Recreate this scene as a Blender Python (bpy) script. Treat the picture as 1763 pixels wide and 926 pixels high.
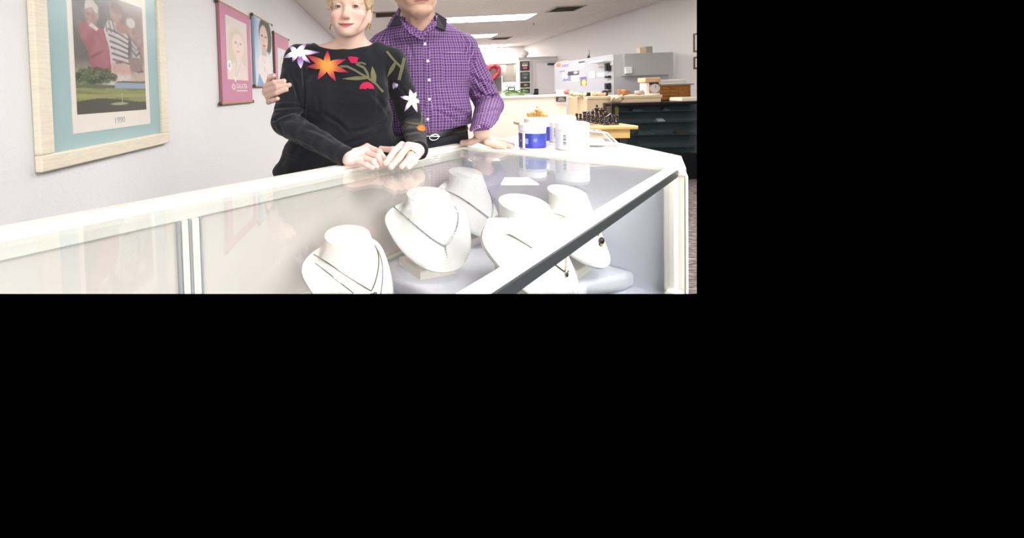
import bpy, bmesh, math, random
import numpy as np
from mathutils import Vector, Matrix
from mathutils.bvhtree import BVHTree

for o in list(bpy.data.objects):
    bpy.data.objects.remove(o, do_unlink=True)
SC = bpy.context.scene
COL = SC.collection
random.seed(4)
RNG = np.random.RandomState(4)

# ------------------------------------------------------------------ camera
# room axes: +Y runs along the left wall, +X to the right, +Z up; metres
EYE = np.array([0.0, 0.0, 1.22])
FOC, PPX, PPY, FW, FH = 691.0, 600.0, 180.0, 1763.0, 926.0
YAW, PITCH, ROLL = np.radians([-5.472, 1.757, -1.682])


def cam_rot():
    cy, sy = np.cos(YAW), np.sin(YAW)
    A = np.array([[cy, -sy, 0], [sy, cy, 0], [0, 0, 1]])
    B = np.array([[1, 0, 0], [0, 0, -1], [0, 1, 0]])
    cp, sp = np.cos(PITCH), np.sin(PITCH)
    P = np.array([[1, 0, 0], [0, cp, -sp], [0, sp, cp]])
    cr, sr = np.cos(ROLL), np.sin(ROLL)
    R = np.array([[cr, -sr, 0], [sr, cr, 0], [0, 0, 1]])
    return R @ P @ B @ A


CR = cam_rot()
cam = bpy.data.cameras.new('camera')
cam.sensor_fit = 'HORIZONTAL'
cam.sensor_width = 36.0
cam.lens = FOC / FW * 36.0
cam.shift_x = (FW / 2 - PPX) / FW
cam.shift_y = -(FH / 2 - PPY) / FW
cam.clip_start = 0.02
cam_o = bpy.data.objects.new('camera', cam)
COL.objects.link(cam_o)
m = Matrix.Identity(4)
for i in range(3):
    m[i][0], m[i][1], m[i][2], m[i][3] = CR[0][i], -CR[1][i], -CR[2][i], EYE[i]
cam_o.matrix_world = m
SC.camera = cam_o

# ------------------------------------------------------------------ light
w = bpy.data.worlds.new('world')
SC.world = w
w.use_nodes = True
w.node_tree.nodes['Background'].inputs[0].default_value = (0, 0, 0, 1)
w.node_tree.nodes['Background'].inputs[1].default_value = 0.0
LAMP = 19.0          # ceiling troffers
STRIP = 12.0         # unseen strip added under the showcase's front bar to brighten its inside
FILL = 150.0          # unseen fill light added behind the camera


def area(name, loc, rot, sx, sy, power, col=(1, 1, 1)):
    l = bpy.data.lights.new(name, 'AREA')
    l.shape = 'RECTANGLE'
    l.size, l.size_y, l.energy, l.color = sx, sy, power, col
    o = bpy.data.objects.new(name, l)
    COL.objects.link(o)
    o.location, o.rotation_euler = loc, rot
    return o


area('fill_light_behind_camera', (1.2, -3.4, 1.6), (math.radians(90), 0, math.radians(0)), 4.4, 2.0, FILL, (1.0, 0.985, 0.97))  # added fill lamp, no such source in view

SC.view_settings.view_transform = 'Standard'
SC.view_settings.look = 'None'
SC.view_settings.gamma = 1.0
SC.view_settings.exposure = 0.15
SC.view_settings.use_curve_mapping = False


# ------------------------------------------------------------------ pixel -> place
def ray(x, y):
    v = CR.T @ np.array([(x - PPX) / FOC, (y - PPY) / FOC, 1.0])
    return v / np.linalg.norm(v)


def onz(x, y, z):
    r = ray(x, y)
    return EYE + r * (z - EYE[2]) / r[2]


def onx(x, y, X):
    r = ray(x, y)
    return EYE + r * X / r[0]


def at(x, y, Y):
    r = ray(x, y)
    return EYE + r * Y / r[1]


AD = math.radians(43.86)
D2 = np.array([math.sin(AD), math.cos(AD)])
C2 = np.array([math.cos(AD), -math.sin(AD)])


def dcw(c, d, z):
    v = C2 * c + D2 * d
    return np.array([v[0], v[1], z])


# ------------------------------------------------------------------ materials
def lin(c):
    if isinstance(c, str):
        c = [int(c[i:i + 2], 16) / 255 for i in (0, 2, 4)]
    return tuple((x / 12.92 if x <= 0.04045 else ((x + 0.055) / 1.055) ** 2.4) for x in c)


MATS = {}


def mat(name, col, rough=0.5, metal=0.0, spec=0.5, noise=0.0, nscale=30.0, bump=0.0, bscale=200.0, coat=0.0, stretch=None, emis=0.0, sheen=0.0):
    if name in MATS:
        return MATS[name]
    M = bpy.data.materials.new(name)
    M.use_nodes = True
    nt = M.node_tree
    b = nt.nodes['Principled BSDF']
    c = lin(col)
    b.inputs['Base Color'].default_value = (*c, 1)
    b.inputs['Roughness'].default_value = rough
    b.inputs['Metallic'].default_value = metal
    b.inputs['Specular IOR Level'].default_value = spec
    b.inputs['Coat Weight'].default_value = coat
    if sheen:
        b.inputs['Sheen Weight'].default_value = sheen
    if emis:
        b.inputs['Emission Color'].default_value = (*c, 1)
        b.inputs['Emission Strength'].default_value = emis
    tc = nt.nodes.new('ShaderNodeTexCoord')
    mp = nt.nodes.new('ShaderNodeMapping')
    nt.links.new(tc.outputs['Object'], mp.inputs['Vector'])
    if stretch:
        mp.inputs['Scale'].default_value = stretch
    if noise:
        n = nt.nodes.new('ShaderNodeTexNoise')
        n.inputs['Scale'].default_value = nscale
        n.inputs['Detail'].default_value = 6
        nt.links.new(mp.outputs[0], n.inputs['Vector'])
        r = nt.nodes.new('ShaderNodeMapRange')
        r.inputs['From Min'].default_value = 0.3
        r.inputs['From Max'].default_value = 0.7
        r.inputs['To Min'].default_value = 1 - noise
        r.inputs['To Max'].default_value = 1 + noise
        nt.links.new(n.outputs['Fac'], r.inputs['Value'])
        vm = nt.nodes.new('ShaderNodeVectorMath')
        vm.operation = 'SCALE'
        vm.inputs[0].default_value = c
        nt.links.new(r.outputs[0], vm.inputs['Scale'])
        nt.links.new(vm.outputs[0], b.inputs['Base Color'])
    if bump:
        n = nt.nodes.new('ShaderNodeTexNoise')
        n.inputs['Scale'].default_value = bscale
        n.inputs['Detail'].default_value = 3
        nt.links.new(mp.outputs[0], n.inputs['Vector'])
        bp = nt.nodes.new('ShaderNodeBump')
        bp.inputs['Strength'].default_value = bump
        bp.inputs['Distance'].default_value = 0.01
        nt.links.new(n.outputs['Fac'], bp.inputs['Height'])
        nt.links.new(bp.outputs[0], b.inputs['Normal'])
    MATS[name] = M
    return M


def vmat(name, rough=0.6, spec=0.3, sss=0.0, bump=0.0, bscale=300, coat=0.0):
    """colour comes from the mesh's colour attribute"""
    if name in MATS:
        return MATS[name]
    M = mat(name, (0.5, 0.5, 0.5), rough, 0, spec, bump=bump, bscale=bscale, coat=coat)
    nt = M.node_tree
    a = nt.nodes.new('ShaderNodeAttribute')
    a.attribute_name = 'Col'
    b = nt.nodes['Principled BSDF']
    nt.links.new(a.outputs['Color'], b.inputs['Base Color'])
    if sss:
        b.inputs['Subsurface Weight'].default_value = sss
        b.inputs['Subsurface Radius'].default_value = (0.012, 0.005, 0.003)
        b.inputs['Subsurface Scale'].default_value = 1.0
    return M


def glass_mat(name, tint=(0.97, 0.99, 0.98), f0=0.04, gain=0.96, rough=0.0):
    """thin pane: Schlick reflection over straight-through transmission"""
    if name in MATS:
        return MATS[name]
    M = bpy.data.materials.new(name)
    M.use_nodes = True
    nt = M.node_tree
    nt.nodes.remove(nt.nodes['Principled BSDF'])
    out = nt.nodes['Material Output']
    lw = nt.nodes.new('ShaderNodeLayerWeight')
    lw.inputs['Blend'].default_value = 0.5
    p = nt.nodes.new('ShaderNodeMath'); p.operation = 'POWER'; p.inputs[1].default_value = 5
    nt.links.new(lw.outputs['Facing'], p.inputs[0])
    q = nt.nodes.new('ShaderNodeMath'); q.operation = 'MULTIPLY_ADD'
    q.inputs[1].default_value = gain; q.inputs[2].default_value = f0
    nt.links.new(p.outputs[0], q.inputs[0])
    t = nt.nodes.new('ShaderNodeBsdfTransparent'); t.inputs[0].default_value = (*tint, 1)
    g = nt.nodes.new('ShaderNodeBsdfGlossy'); g.inputs['Roughness'].default_value = rough
    mx = nt.nodes.new('ShaderNodeMixShader')
    nt.links.new(q.outputs[0], mx.inputs[0])
    nt.links.new(t.outputs[0], mx.inputs[1])
    nt.links.new(g.outputs[0], mx.inputs[2])
    nt.links.new(mx.outputs[0], out.inputs[0])
    MATS[name] = M
    return M


# ------------------------------------------------------------------ mesh helpers
class MB:
    def __init__(self):
        self.bm = bmesh.new()

    def box(self, lo, hi, bevel=0.0, rot=None, seg=2):
        lo, hi = np.array(lo, float), np.array(hi, float)
        c, s = (lo + hi) / 2, hi - lo
        M = Matrix.Translation(Vector(c))
        if rot is not None:
            M = M @ rot.to_4x4()
        M = M @ Matrix.Diagonal((*s, 1))
        r = bmesh.ops.create_cube(self.bm, size=1.0, matrix=M)
        if bevel:
            es = set()
            for v in r['verts']:
                es.update(v.link_edges)
            bmesh.ops.bevel(self.bm, geom=list(es), offset=bevel, segments=seg, affect='EDGES', profile=0.5)
        return self

    def prism(self, poly, z0, z1, bevel=0.0):
        a = [self.bm.verts.new((p[0], p[1], z0)) for p in poly]
        b = [self.bm.verts.new((p[0], p[1], z1)) for p in poly]
        n = len(poly)
        fs = [self.bm.faces.new(a[::-1]), self.bm.faces.new(b)]
        for i in range(n):
            fs.append(self.bm.faces.new((a[i], a[(i + 1) % n], b[(i + 1) % n], b[i])))
        bmesh.ops.recalc_face_normals(self.bm, faces=fs)
        if bevel:
            es = [e for e in fs[1].edges] + [e for e in fs[0].edges]
            bmesh.ops.bevel(self.bm, geom=es, offset=bevel, segments=2, affect='EDGES', profile=0.5)
        return self

    def lathe(self, prof, seg=24, c=(0, 0, 0), sx=1.0, sy=1.0, M=None):
        rings = []
        for r, z in prof:
            if r < 1e-6:
                p = Vector((c[0], c[1], c[2] + z))
                rings.append([self.bm.verts.new(M @ p if M else p)])
            else:
                ring = []
                for i in range(seg):
                    a = 2 * math.pi * i / seg
                    p = Vector((c[0] + r * sx * math.cos(a), c[1] + r * sy * math.sin(a), c[2] + z))
                    ring.append(self.bm.verts.new(M @ p if M else p))
                rings.append(ring)
        for A, B in zip(rings, rings[1:]):
            for i in range(seg):
                j = (i + 1) % seg
                if len(A) == 1 and len(B) == 1:
                    continue
                if len(A) == 1:
                    self.bm.faces.new((A[0], B[j], B[i]))
                elif len(B) == 1:
                    self.bm.faces.new((A[i], A[j], B[0]))
                else:
                    self.bm.faces.new((A[i], A[j], B[j], B[i]))
        for R, rev in ((rings[0], True), (rings[-1], False)):
            if len(R) > 1:
                self.bm.faces.new(R[::-1] if rev else R)
        return self

    def tube(self, pts, r, seg=8, closed=False):
        pts = [Vector(p) for p in pts]
        n = len(pts)
        rad = r if hasattr(r, '__len__') else [r] * n
        rings = []
        up = None
        for i, p in enumerate(pts):
            if closed:
                t = pts[(i + 1) % n] - pts[i - 1]
            else:
                t = pts[min(i + 1, n - 1)] - pts[max(i - 1, 0)]
            if t.length < 1e-9:
                t = Vector((0, 0, 1))
            t.normalize()
            if up is None:
                up = Vector((0, 0, 1)) if abs(t.z) < 0.9 else Vector((1, 0, 0))
            u = up - t * up.dot(t)
            if u.length < 1e-6:
                u = t.orthogonal()
            u.normalize()
            up = u
            v = t.cross(u)
            rings.append([self.bm.verts.new(p + (u * math.cos(2 * math.pi * k / seg) + v * math.sin(2 * math.pi * k / seg)) * rad[i]) for k in range(seg)])
        for i in range(n if closed else n - 1):
            A, B = rings[i], rings[(i + 1) % n]
            for k in range(seg):
                self.bm.faces.new((A[k], A[(k + 1) % seg], B[(k + 1) % seg], B[k]))
        if not closed:
            self.bm.faces.new(rings[0][::-1])
            self.bm.faces.new(rings[-1])
        return self

    def ball(self, c, r, sub=2, scale=(1, 1, 1), M=None):
        X = Matrix.Translation(Vector(c)) @ (M.to_4x4() if M else Matrix.Identity(4)) @ Matrix.Diagonal((*scale, 1))
        bmesh.ops.create_icosphere(self.bm, subdivisions=sub, radius=r, matrix=X)
        return self

    def poly(self, pts):
        self.bm.faces.new([self.bm.verts.new(Vector(p)) for p in pts])
        return self

    def build(self, name, material, parent=None, smooth=False, loc=None):
        me = bpy.data.meshes.new(name)
        self.bm.to_mesh(me)
        self.bm.free()
        return link(name, me, material, parent, smooth, loc)


def link(name, me, material, parent=None, smooth=False, loc=None):
    if material is not None and not me.materials:
        me.materials.append(material)
    if smooth:
        me.polygons.foreach_set('use_smooth', np.ones(len(me.polygons), bool))
        try:
            me.set_sharp_from_angle(angle=math.radians(smooth if smooth > 1 else 50))
        except Exception:
            pass
    o = bpy.data.objects.new(name, me)
    COL.objects.link(o)
    if parent is not None:
        o.parent = parent
    if loc is not None:
        o.location = loc
    return o


def empty(name, loc=(0, 0, 0), rz=0.0):
    o = bpy.data.objects.new(name, None)
    COL.objects.link(o)
    o.location = loc
    o.rotation_euler = (0, 0, rz)
    o.empty_display_size = 0.05
    return o


def tag(o, label, cat, group=None):
    o['label'] = label
    o['category'] = cat
    if group:
        o['group'] = group
    return o


def struct(o):
    o['kind'] = 'structure'
    return o


def copy_tree(o, parent=None):
    c = o.copy()
    COL.objects.link(c)
    c.parent = parent
    for ch in list(o.children):
        copy_tree(ch, c)
    return c


def text(s, size, M, material, parent, name='lettering', align='CENTER', depth=0.0004):
    cu = bpy.data.curves.new('t', 'FONT')
    cu.body = s
    cu.size = size
    cu.align_x = align
    cu.align_y = 'CENTER'
    cu.extrude = depth
    t = bpy.data.objects.new('t', cu)
    COL.objects.link(t)
    dg = bpy.context.evaluated_depsgraph_get()
    me = bpy.data.meshes.new_from_object(t.evaluated_get(dg))
    bpy.data.objects.remove(t, do_unlink=True)
    me.materials.clear()
    me.transform(M)
    return link(name, me, material, parent)


def frame_matrix(o, u, v):
    u, v = Vector(u).normalized(), Vector(v).normalized()
    n = u.cross(v)
    M = Matrix.Identity(4)
    for i in range(3):
        M[i][0], M[i][1], M[i][2], M[i][3] = u[i], v[i], n[i], o[i]
    return M


def np_mesh(name, V, Q):
    me = bpy.data.meshes.new(name)
    V = np.ascontiguousarray(V, np.float32)
    Q = np.ascontiguousarray(Q, np.int32)
    me.vertices.add(len(V))
    me.vertices.foreach_set('co', V.ravel())
    k = Q.shape[1]
    me.loops.add(Q.size)
    me.loops.foreach_set('vertex_index', Q.ravel())
    me.polygons.add(len(Q))
    me.polygons.foreach_set('loop_start', np.arange(0, Q.size, k, dtype=np.int32))
    me.update(calc_edges=True)
    me.validate()
    return me


def set_col(me, rgb):
    a = me.color_attributes.new('Col', 'FLOAT_COLOR', 'POINT')
    c = np.ones((len(me.vertices), 4), np.float32)
    c[:, :3] = rgb
    a.data.foreach_set('color', c.ravel())


def lin_np(c):
    c = np.clip(np.asarray(c, float), 0, 1)
    return np.where(c <= 0.04045, c / 12.92, ((c + 0.055) / 1.055) ** 2.4)


def hexc(h):
    return np.array([int(h[i:i + 2], 16) / 255 for i in (0, 2, 4)])


# flat print: a fine flat sheet whose ink is laid down by a painting function
class Ink:
    def __init__(self, u, v, base):
        self.u, self.v = u, v
        self.c = np.ones(u.shape + (3,)) * hexc(base)

    def lay(self, mask, col):
        col = hexc(col) if isinstance(col, str) else col
        mask = np.clip(mask, 0, 1)[..., None]
        self.c = self.c * (1 - mask) + col * mask

    def ell(self, cu, cv, ru, rv, col, soft=0.2, a=1.0, rot=0.0):
        x, y = self.u - cu, self.v - cv
        cr, sr = math.cos(rot), math.sin(rot)
        x, y = x * cr + y * sr, -x * sr + y * cr
        d = np.sqrt((x / ru) ** 2 + (y / rv) ** 2)
        self.lay(a * np.clip((1 + soft / 2 - d) / soft, 0, 1), col)

    def pol(self, pts, col, a=1.0):
        x, y = self.u, self.v
        ins = np.zeros(x.shape, bool)
        n = len(pts)
        for i in range(n):
            (x1, y1), (x2, y2) = pts[i], pts[(i + 1) % n]
            if y1 == y2:
                continue
            cr = ((y1 > y) != (y2 > y)) & (x < (x2 - x1) * (y - y1) / (y2 - y1) + x1)
            ins ^= cr
        self.lay(ins * a, col)

    def lineseg(self, pts, wd, col, a=1.0):
        best = np.full(self.u.shape, 9.0)
        for (x1, y1), (x2, y2) in zip(pts, pts[1:]):
            dx, dy = x2 - x1, y2 - y1
            t = np.clip(((self.u - x1) * dx + (self.v - y1) * dy) / (dx * dx + dy * dy + 1e-12), 0, 1)
            best = np.minimum(best, np.hypot(self.u - x1 - t * dx, self.v - y1 - t * dy))
        self.lay(a * np.clip(1.5 - best / wd, 0, 1), col)


def print_sheet(name, o, uv, vv, nu, nv, paint, parent, material):
    o, uv, vv = np.array(o), np.array(uv), np.array(vv)
    u, v = np.meshgrid(np.linspace(0, 1, nu + 1), np.linspace(0, 1, nv + 1), indexing='ij')
    V = o + u[..., None] * uv + v[..., None] * vv
    idx = np.arange((nu + 1) * (nv + 1)).reshape(nu + 1, nv + 1)
    Q = np.stack([idx[:-1, :-1], idx[1:, :-1], idx[1:, 1:], idx[:-1, 1:]], -1).reshape(-1, 4)
    me = np_mesh(name, V.reshape(-1, 3), Q)
    set_col(me, lin_np(paint(u, v)).reshape(-1, 3))
    return link(name, me, material, parent)


def smooth_noise(u, v, f, seed=0):
    r = np.random.RandomState(seed)
    out = np.zeros_like(u)
    for i in range(10):
        a, b, p = r.uniform(-f, f), r.uniform(-f, f), r.uniform(0, 6.28)
        out += np.sin(a * u + b * v + p)
    return out / 4.5


# ------------------------------------------------------------------ solid-field sculpting (for soft shapes)
class Field:
    def __init__(self, lo, hi, h):
        self.lo, self.h = np.array(lo, float), h
        n = np.ceil((np.array(hi) - self.lo) / h).astype(int) + 1
        self.n = n
        self.ax = [self.lo[i] + h * np.arange(n[i]) for i in range(3)]
        self.F = np.full(n, 1.0, np.float32)

    def sub(self, lo, hi):
        s = []
        for i in range(3):
            a = int(np.clip(math.floor((lo[i] - self.lo[i]) / self.h), 0, self.n[i]))
            b = int(np.clip(math.ceil((hi[i] - self.lo[i]) / self.h) + 1, 0, self.n[i]))
            s.append(slice(a, b))
        X = self.ax[0][s[0]].astype(np.float32)[:, None, None]
        Y = self.ax[1][s[1]].astype(np.float32)[None, :, None]
        Z = self.ax[2][s[2]].astype(np.float32)[None, None, :]
        return tuple(s), X, Y, Z

    def mix(self, s, d, k, op):
        A = self.F[s]
        if A.size == 0:
            return
        if op == 'u':
            if k <= 0:
                self.F[s] = np.minimum(A, d)
            else:
                h = np.clip(0.5 + 0.5 * (A - d) / k, 0, 1)
                self.F[s] = A * (1 - h) + d * h - k * h * (1 - h)
        else:
            if k <= 0:
                self.F[s] = np.maximum(A, -d)
            else:
                h = np.clip(0.5 - 0.5 * (A + d) / k, 0, 1)
                self.F[s] = A * (1 - h) - d * h + k * h * (1 - h)

    def cone(self, a, b, r1, r2, k=0.01, op='u', flat=1.0):
        a, b = np.array(a, float), np.array(b, float)
        rm = max(r1, r2) + k + 3 * self.h
        s, X, Y, Z = self.sub(np.minimum(a, b) - rm, np.maximum(a, b) + rm)
        v = b - a
        L = max(v @ v, 1e-12)
        t = np.clip(((X - a[0]) * v[0] + (Y - a[1]) * v[1] + (Z - a[2]) * v[2]) / L, 0, 1)
        d = np.sqrt((X - a[0] - t * v[0]) ** 2 + (Y - a[1] - t * v[1]) ** 2 + (Z - a[2] - t * v[2]) ** 2) - (r1 + (r2 - r1) * t)
        self.mix(s, d.astype(np.float32), k, op)

    def ell(self, c, r, R=None, k=0.01, op='u'):
        c, r = np.array(c, float), np.array(r, float)
        R = np.eye(3) if R is None else np.array(R)
        ext = np.sqrt(((R * r) ** 2).sum(1)) + k + 3 * self.h
        s, X, Y, Z = self.sub(c - ext, c + ext)
        px, py, pz = X - c[0], Y - c[1], Z - c[2]
        q = [(R[0, i] * px + R[1, i] * py + R[2, i] * pz) for i in range(3)]
        k0 = np.sqrt(sum((q[i] / r[i]) ** 2 for i in range(3)))
        k1 = np.sqrt(sum((q[i] / r[i] ** 2) ** 2 for i in range(3))) + 1e-9
        self.mix(s, (k0 * (k0 - 1) / k1).astype(np.float32), k, op)

    def cut(self, p, n):
        """remove what lies on the n side of the plane through p"""
        p, n = np.array(p, float), np.array(n, float)
        n /= np.linalg.norm(n)
        X, Y, Z = self.ax[0][:, None, None], self.ax[1][None, :, None], self.ax[2][None, None, :]
        d = ((X - p[0]) * n[0] + (Y - p[1]) * n[1] + (Z - p[2]) * n[2]).astype(np.float32)
        self.F = np.maximum(self.F, d)

    def mesh(self):
        F, h = self.F, self.h
        F[0], F[-1] = 1, 1
        F[:, 0], F[:, -1] = 1, 1
        F[:, :, 0], F[:, :, -1] = 1, 1
        s = F < 0
        cnt = np.zeros(self.n - 1, np.int8)
        for i in (0, 1):
            for j in (0, 1):
                for k in (0, 1):
                    cnt += s[i:self.n[0] - 1 + i, j:self.n[1] - 1 + j, k:self.n[2] - 1 + k]
        act = (cnt > 0) & (cnt < 8)
        I = np.argwhere(act)
        idx = np.full(act.shape, -1, np.int32)
        idx[act] = np.arange(len(I), dtype=np.int32)
        co = np.array([(i, j, k) for i in (0, 1) for j in (0, 1) for k in (0, 1)])
        val = np.stack([F[I[:, 0] + c[0], I[:, 1] + c[1], I[:, 2] + c[2]] for c in co], 1)
        P = np.zeros((len(I), 3))
        N = np.zeros(len(I))
        for a in range(8):
            for b in range(a + 1, 8):
                if np.abs(co[a] - co[b]).sum() != 1:
                    continue
                mk = (val[:, a] < 0) != (val[:, b] < 0)
                t = np.where(mk, val[:, a] / (val[:, a] - val[:, b] + 1e-20), 0)
                P += np.where(mk[:, None], co[a] + t[:, None] * (co[b] - co[a]), 0)
                N += mk
        V = self.lo + h * (I + P / N[:, None])
        quads = []
        for ax in range(3):
            u, v = (ax + 1) % 3, (ax + 2) % 3
            sl0, sl1 = [slice(None)] * 3, [slice(None)] * 3
            sl0[ax], sl1[ax] = slice(0, -1), slice(1, None)
            E = np.argwhere(s[tuple(sl0)] != s[tuple(sl1)])
            E = E[(E[:, u] > 0) & (E[:, v] > 0) & (E[:, u] < self.n[u] - 1) & (E[:, v] < self.n[v] - 1)]
            ins = s[E[:, 0], E[:, 1], E[:, 2]]
            q = []
            for du, dv in ((-1, -1), (0, -1), (0, 0), (-1, 0)):
                e = E.copy()
                e[:, u] += du
                e[:, v] += dv
                q.append(idx[e[:, 0], e[:, 1], e[:, 2]])
            q = np.stack(q, 1)
            q[~ins] = q[~ins][:, ::-1]
            quads.append(q)
        return V, np.concatenate(quads)


def relax(V, Q, it=1, lam=0.5):
    for _ in range(it):
        S = np.zeros_like(V)
        N = np.zeros(len(V))
        for a in range(4):
            for b in (1, 3):
                np.add.at(S, Q[:, a], V[Q[:, (a + b) % 4]])
                np.add.at(N, Q[:, a], 1)
        V = V * (1 - lam) + lam * S / N[:, None]
    return V

# ================================================================== the room
XL, XR, YB, YF, ZC = -1.36, 4.82, 14.6, -3.6, 2.65
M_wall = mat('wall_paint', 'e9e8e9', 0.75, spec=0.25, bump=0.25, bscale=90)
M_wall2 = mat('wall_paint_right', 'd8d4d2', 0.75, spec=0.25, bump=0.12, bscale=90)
M_ceil = mat('ceiling_board', 'eae5e0', 0.9, spec=0.1, noise=0.03, nscale=60)
M_tee = mat('ceiling_tee', 'e6e2de', 0.6)
M_white = mat('white_enamel', 'f1efec', 0.35)
M_cream = mat('cream_laminate', 'efe6d4', 0.38, spec=0.4)
M_creamtop = mat('cream_counter_top', 'f4efe4', 0.3, spec=0.4)
M_alu = mat('brushed_aluminium', 'd2d3d5', 0.28, metal=1.0)
M_black = mat('black_plastic', '17161a', 0.4)
M_dark = mat('dark_grey', '3a3a3e', 0.5)
M_chrome = mat('polished_silver', 'dcdde0', 0.12, metal=1.0)
M_gold = mat('gold_metal', 'd8ac62', 0.22, metal=1.0)
M_vcol = vmat('printed_paper', 0.55, 0.3)

g = MB().box((XL, -0.6, -0.02), (XR, YB, 0.0)).build('floor', None)


def carpet():
    M = mat('carpet', '6a625f', 0.95, spec=0.1, bump=0.6, bscale=180)
    nt = M.node_tree
    b = nt.nodes['Principled BSDF']
    tc = nt.nodes.new('ShaderNodeTexCoord')
    mp = nt.nodes.new('ShaderNodeMapping')
    mp.inputs['Scale'].default_value = (9, 30, 1)
    mp.inputs['Rotation'].default_value = (0, 0, 0.1)
    n = nt.nodes.new('ShaderNodeTexNoise')
    n.inputs['Scale'].default_value = 1.6
    n.inputs['Detail'].default_value = 5
    n.inputs['Roughness'].default_value = 0.65
    r = nt.nodes.new('ShaderNodeValToRGB')
    r.color_ramp.elements[0].position = 0.36
    r.color_ramp.elements[0].color = (*lin('4a4344'), 1)
    r.color_ramp.elements[1].position = 0.66
    r.color_ramp.elements[1].color = (*lin('a89a96'), 1)
    e = r.color_ramp.elements.new(0.5)
    e.color = (*lin('6f6462'), 1)
    nt.links.new(tc.outputs['Object'], mp.inputs[0])
    nt.links.new(mp.outputs[0], n.inputs['Vector'])
    nt.links.new(n.outputs['Fac'], r.inputs[0])
    nt.links.new(r.outputs[0], b.inputs['Base Color'])
    return M


g.data.materials.append(carpet())
struct(g)
struct(MB().box((XL - 0.08, -0.6, 0), (XL, YB, ZC)).build('wall_left', M_wall))
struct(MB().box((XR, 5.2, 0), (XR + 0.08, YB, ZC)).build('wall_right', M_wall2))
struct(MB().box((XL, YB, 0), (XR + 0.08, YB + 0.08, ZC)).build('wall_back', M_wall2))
# shop front behind the camera: piers, sill and lintel round the window opening
struct(MB().box((XL, YF - 0.1, 0), (-1.1, YF, ZC)).box((3.5, YF - 0.1, 0), (XR, YF, ZC))
       .box((-1.1, YF - 0.1, 0), (3.5, YF, 0.5)).box((-1.1, YF - 0.1, 2.6), (3.5, YF, ZC)).build('wall_front', M_wall))
ceiling = struct(MB().box((XL - 0.08, YF, ZC + 0.004), (XR + 0.08, YB + 0.08, ZC + 0.06)).build('ceiling', M_tee))

# ---- ceiling grid: boards and the fluorescent troffers share one module
TX0, TPX, TY0, TPY = 1.745, 1.24, 8.205, 0.6925
lit = {(i, r * 4): True for r in range(-4, 3) for i in (-1, 0)}
lit[(1, 8)] = True
tile_me = None
for i in range(-3, 3):
    for j in range(-18, 10):
        x0, y0 = TX0 + i * TPX, TY0 + j * TPY
        x1, y1 = min(x0 + TPX, XR), min(y0 + TPY, YB)
        x0, y0 = max(x0, XL), max(y0, YF)
        if x1 - x0 < 0.1 or y1 - y0 < 0.1 or (i, j) in lit:
            continue
        if y0 < 4.2:
            continue
        full = abs(x1 - x0 - TPX) < 1e-3 and abs(y1 - y0 - TPY) < 1e-3
        if full and tile_me is not None:
            o = bpy.data.objects.new('ceiling_tile', tile_me)
            COL.objects.link(o)
            o.parent = ceiling
            o.location = ((x0 + x1) / 2, (y0 + y1) / 2, ZC)
        else:
            hx, hy = (x1 - x0) / 2 - 0.004, (y1 - y0) / 2 - 0.004
            o = MB().box((-hx, -hy, 0), (hx, hy, 0.0035)).build('ceiling_tile', M_ceil, ceiling, loc=((x0 + x1) / 2, (y0 + y1) / 2, ZC))
            if full:
                tile_me = o.data
near = MB().box((XL, YF, ZC), (XR, 4.0, ZC + 0.0035)).build('ceiling_tile', M_ceil, ceiling)

M_lamp = bpy.data.materials.new('lit_diffuser')
M_lamp.use_nodes = True
nt = M_lamp.node_tree
b = nt.nodes['Principled BSDF']
b.inputs['Base Color'].default_value = (0.9, 0.9, 0.9, 1)
b.inputs['Emission Color'].default_value = (1.0, 0.985, 0.965, 1)
b.inputs['Emission Strength'].default_value = LAMP
ordn = {-4: 'nearest the shop front', -3: 'over the near end', -2: 'above the photographed case', -1: 'two rows before the air vent', 0: 'beside the near air vent', 1: 'beside the far air vent', 2: 'next to the rear wall'}
side = {-1: 'left one of the pair', 0: 'right one of the pair', 1: 'rightmost of three'}
for (i, j) in sorted(lit):
    x0, y0 = TX0 + i * TPX, TY0 + j * TPY
    cx, cy = x0 + TPX / 2, y0 + TPY / 2
    t = empty('ceiling_light', (cx, cy, ZC))
    hx, hy = 0.61, 0.325
    MB().box((-hx - 0.008, -hy - 0.018, -0.004), (hx + 0.008, -hy, 0.014)).box((-hx - 0.008, hy, -0.004), (hx + 0.008, hy + 0.018, 0.014)) \
        .box((-hx - 0.008, -hy, -0.004), (-hx + 0.006, hy, 0.014)).box((hx - 0.006, -hy, -0.004), (hx + 0.008, hy, 0.014)).build('frame', M_white, t)
    MB().box((-hx, -hy, -0.001), (hx, hy, 0.006)).build('diffuser', M_lamp, t)
    tag(t, 'lit fluorescent ceiling panel, %s, %s' % (ordn[j // 4], side[i]), 'ceiling light', 'fluorescent ceiling panels')

def vent(cx, cy, label, s=0.26):
    t = empty('ceiling_vent', (cx, cy, ZC))
    f = MB()
    for a, b_ in (((-s, -s), (s, -s + 0.035)), ((-s, s - 0.035), (s, s)), ((-s, -s), (-s + 0.035, s)), ((s - 0.035, -s), (s, s))):
        f.box((a[0], a[1], -0.016), (b_[0], b_[1], -0.001))
    f.build('frame', mat('vent_frame', 'bdb6af', 0.5), t)
    MB().box((-s + 0.03, -s + 0.03, -0.004), (s - 0.03, s - 0.03, -0.001)).build('duct', mat('vent_dark', '2c2725', 0.8), t)
    for k in range(5):
        y = -s + 0.09 + k * (2 * s - 0.18) / 4
        MB().box((-s + 0.035, y - 0.012, -0.020), (s - 0.035, y + 0.012, -0.010), rot=Matrix.Rotation(math.radians(28), 3, 'X')).build('slat', mat('vent_slat', '5d544e', 0.5), t)
    tag(t, label, 'air vent', 'ceiling air vents')


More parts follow.
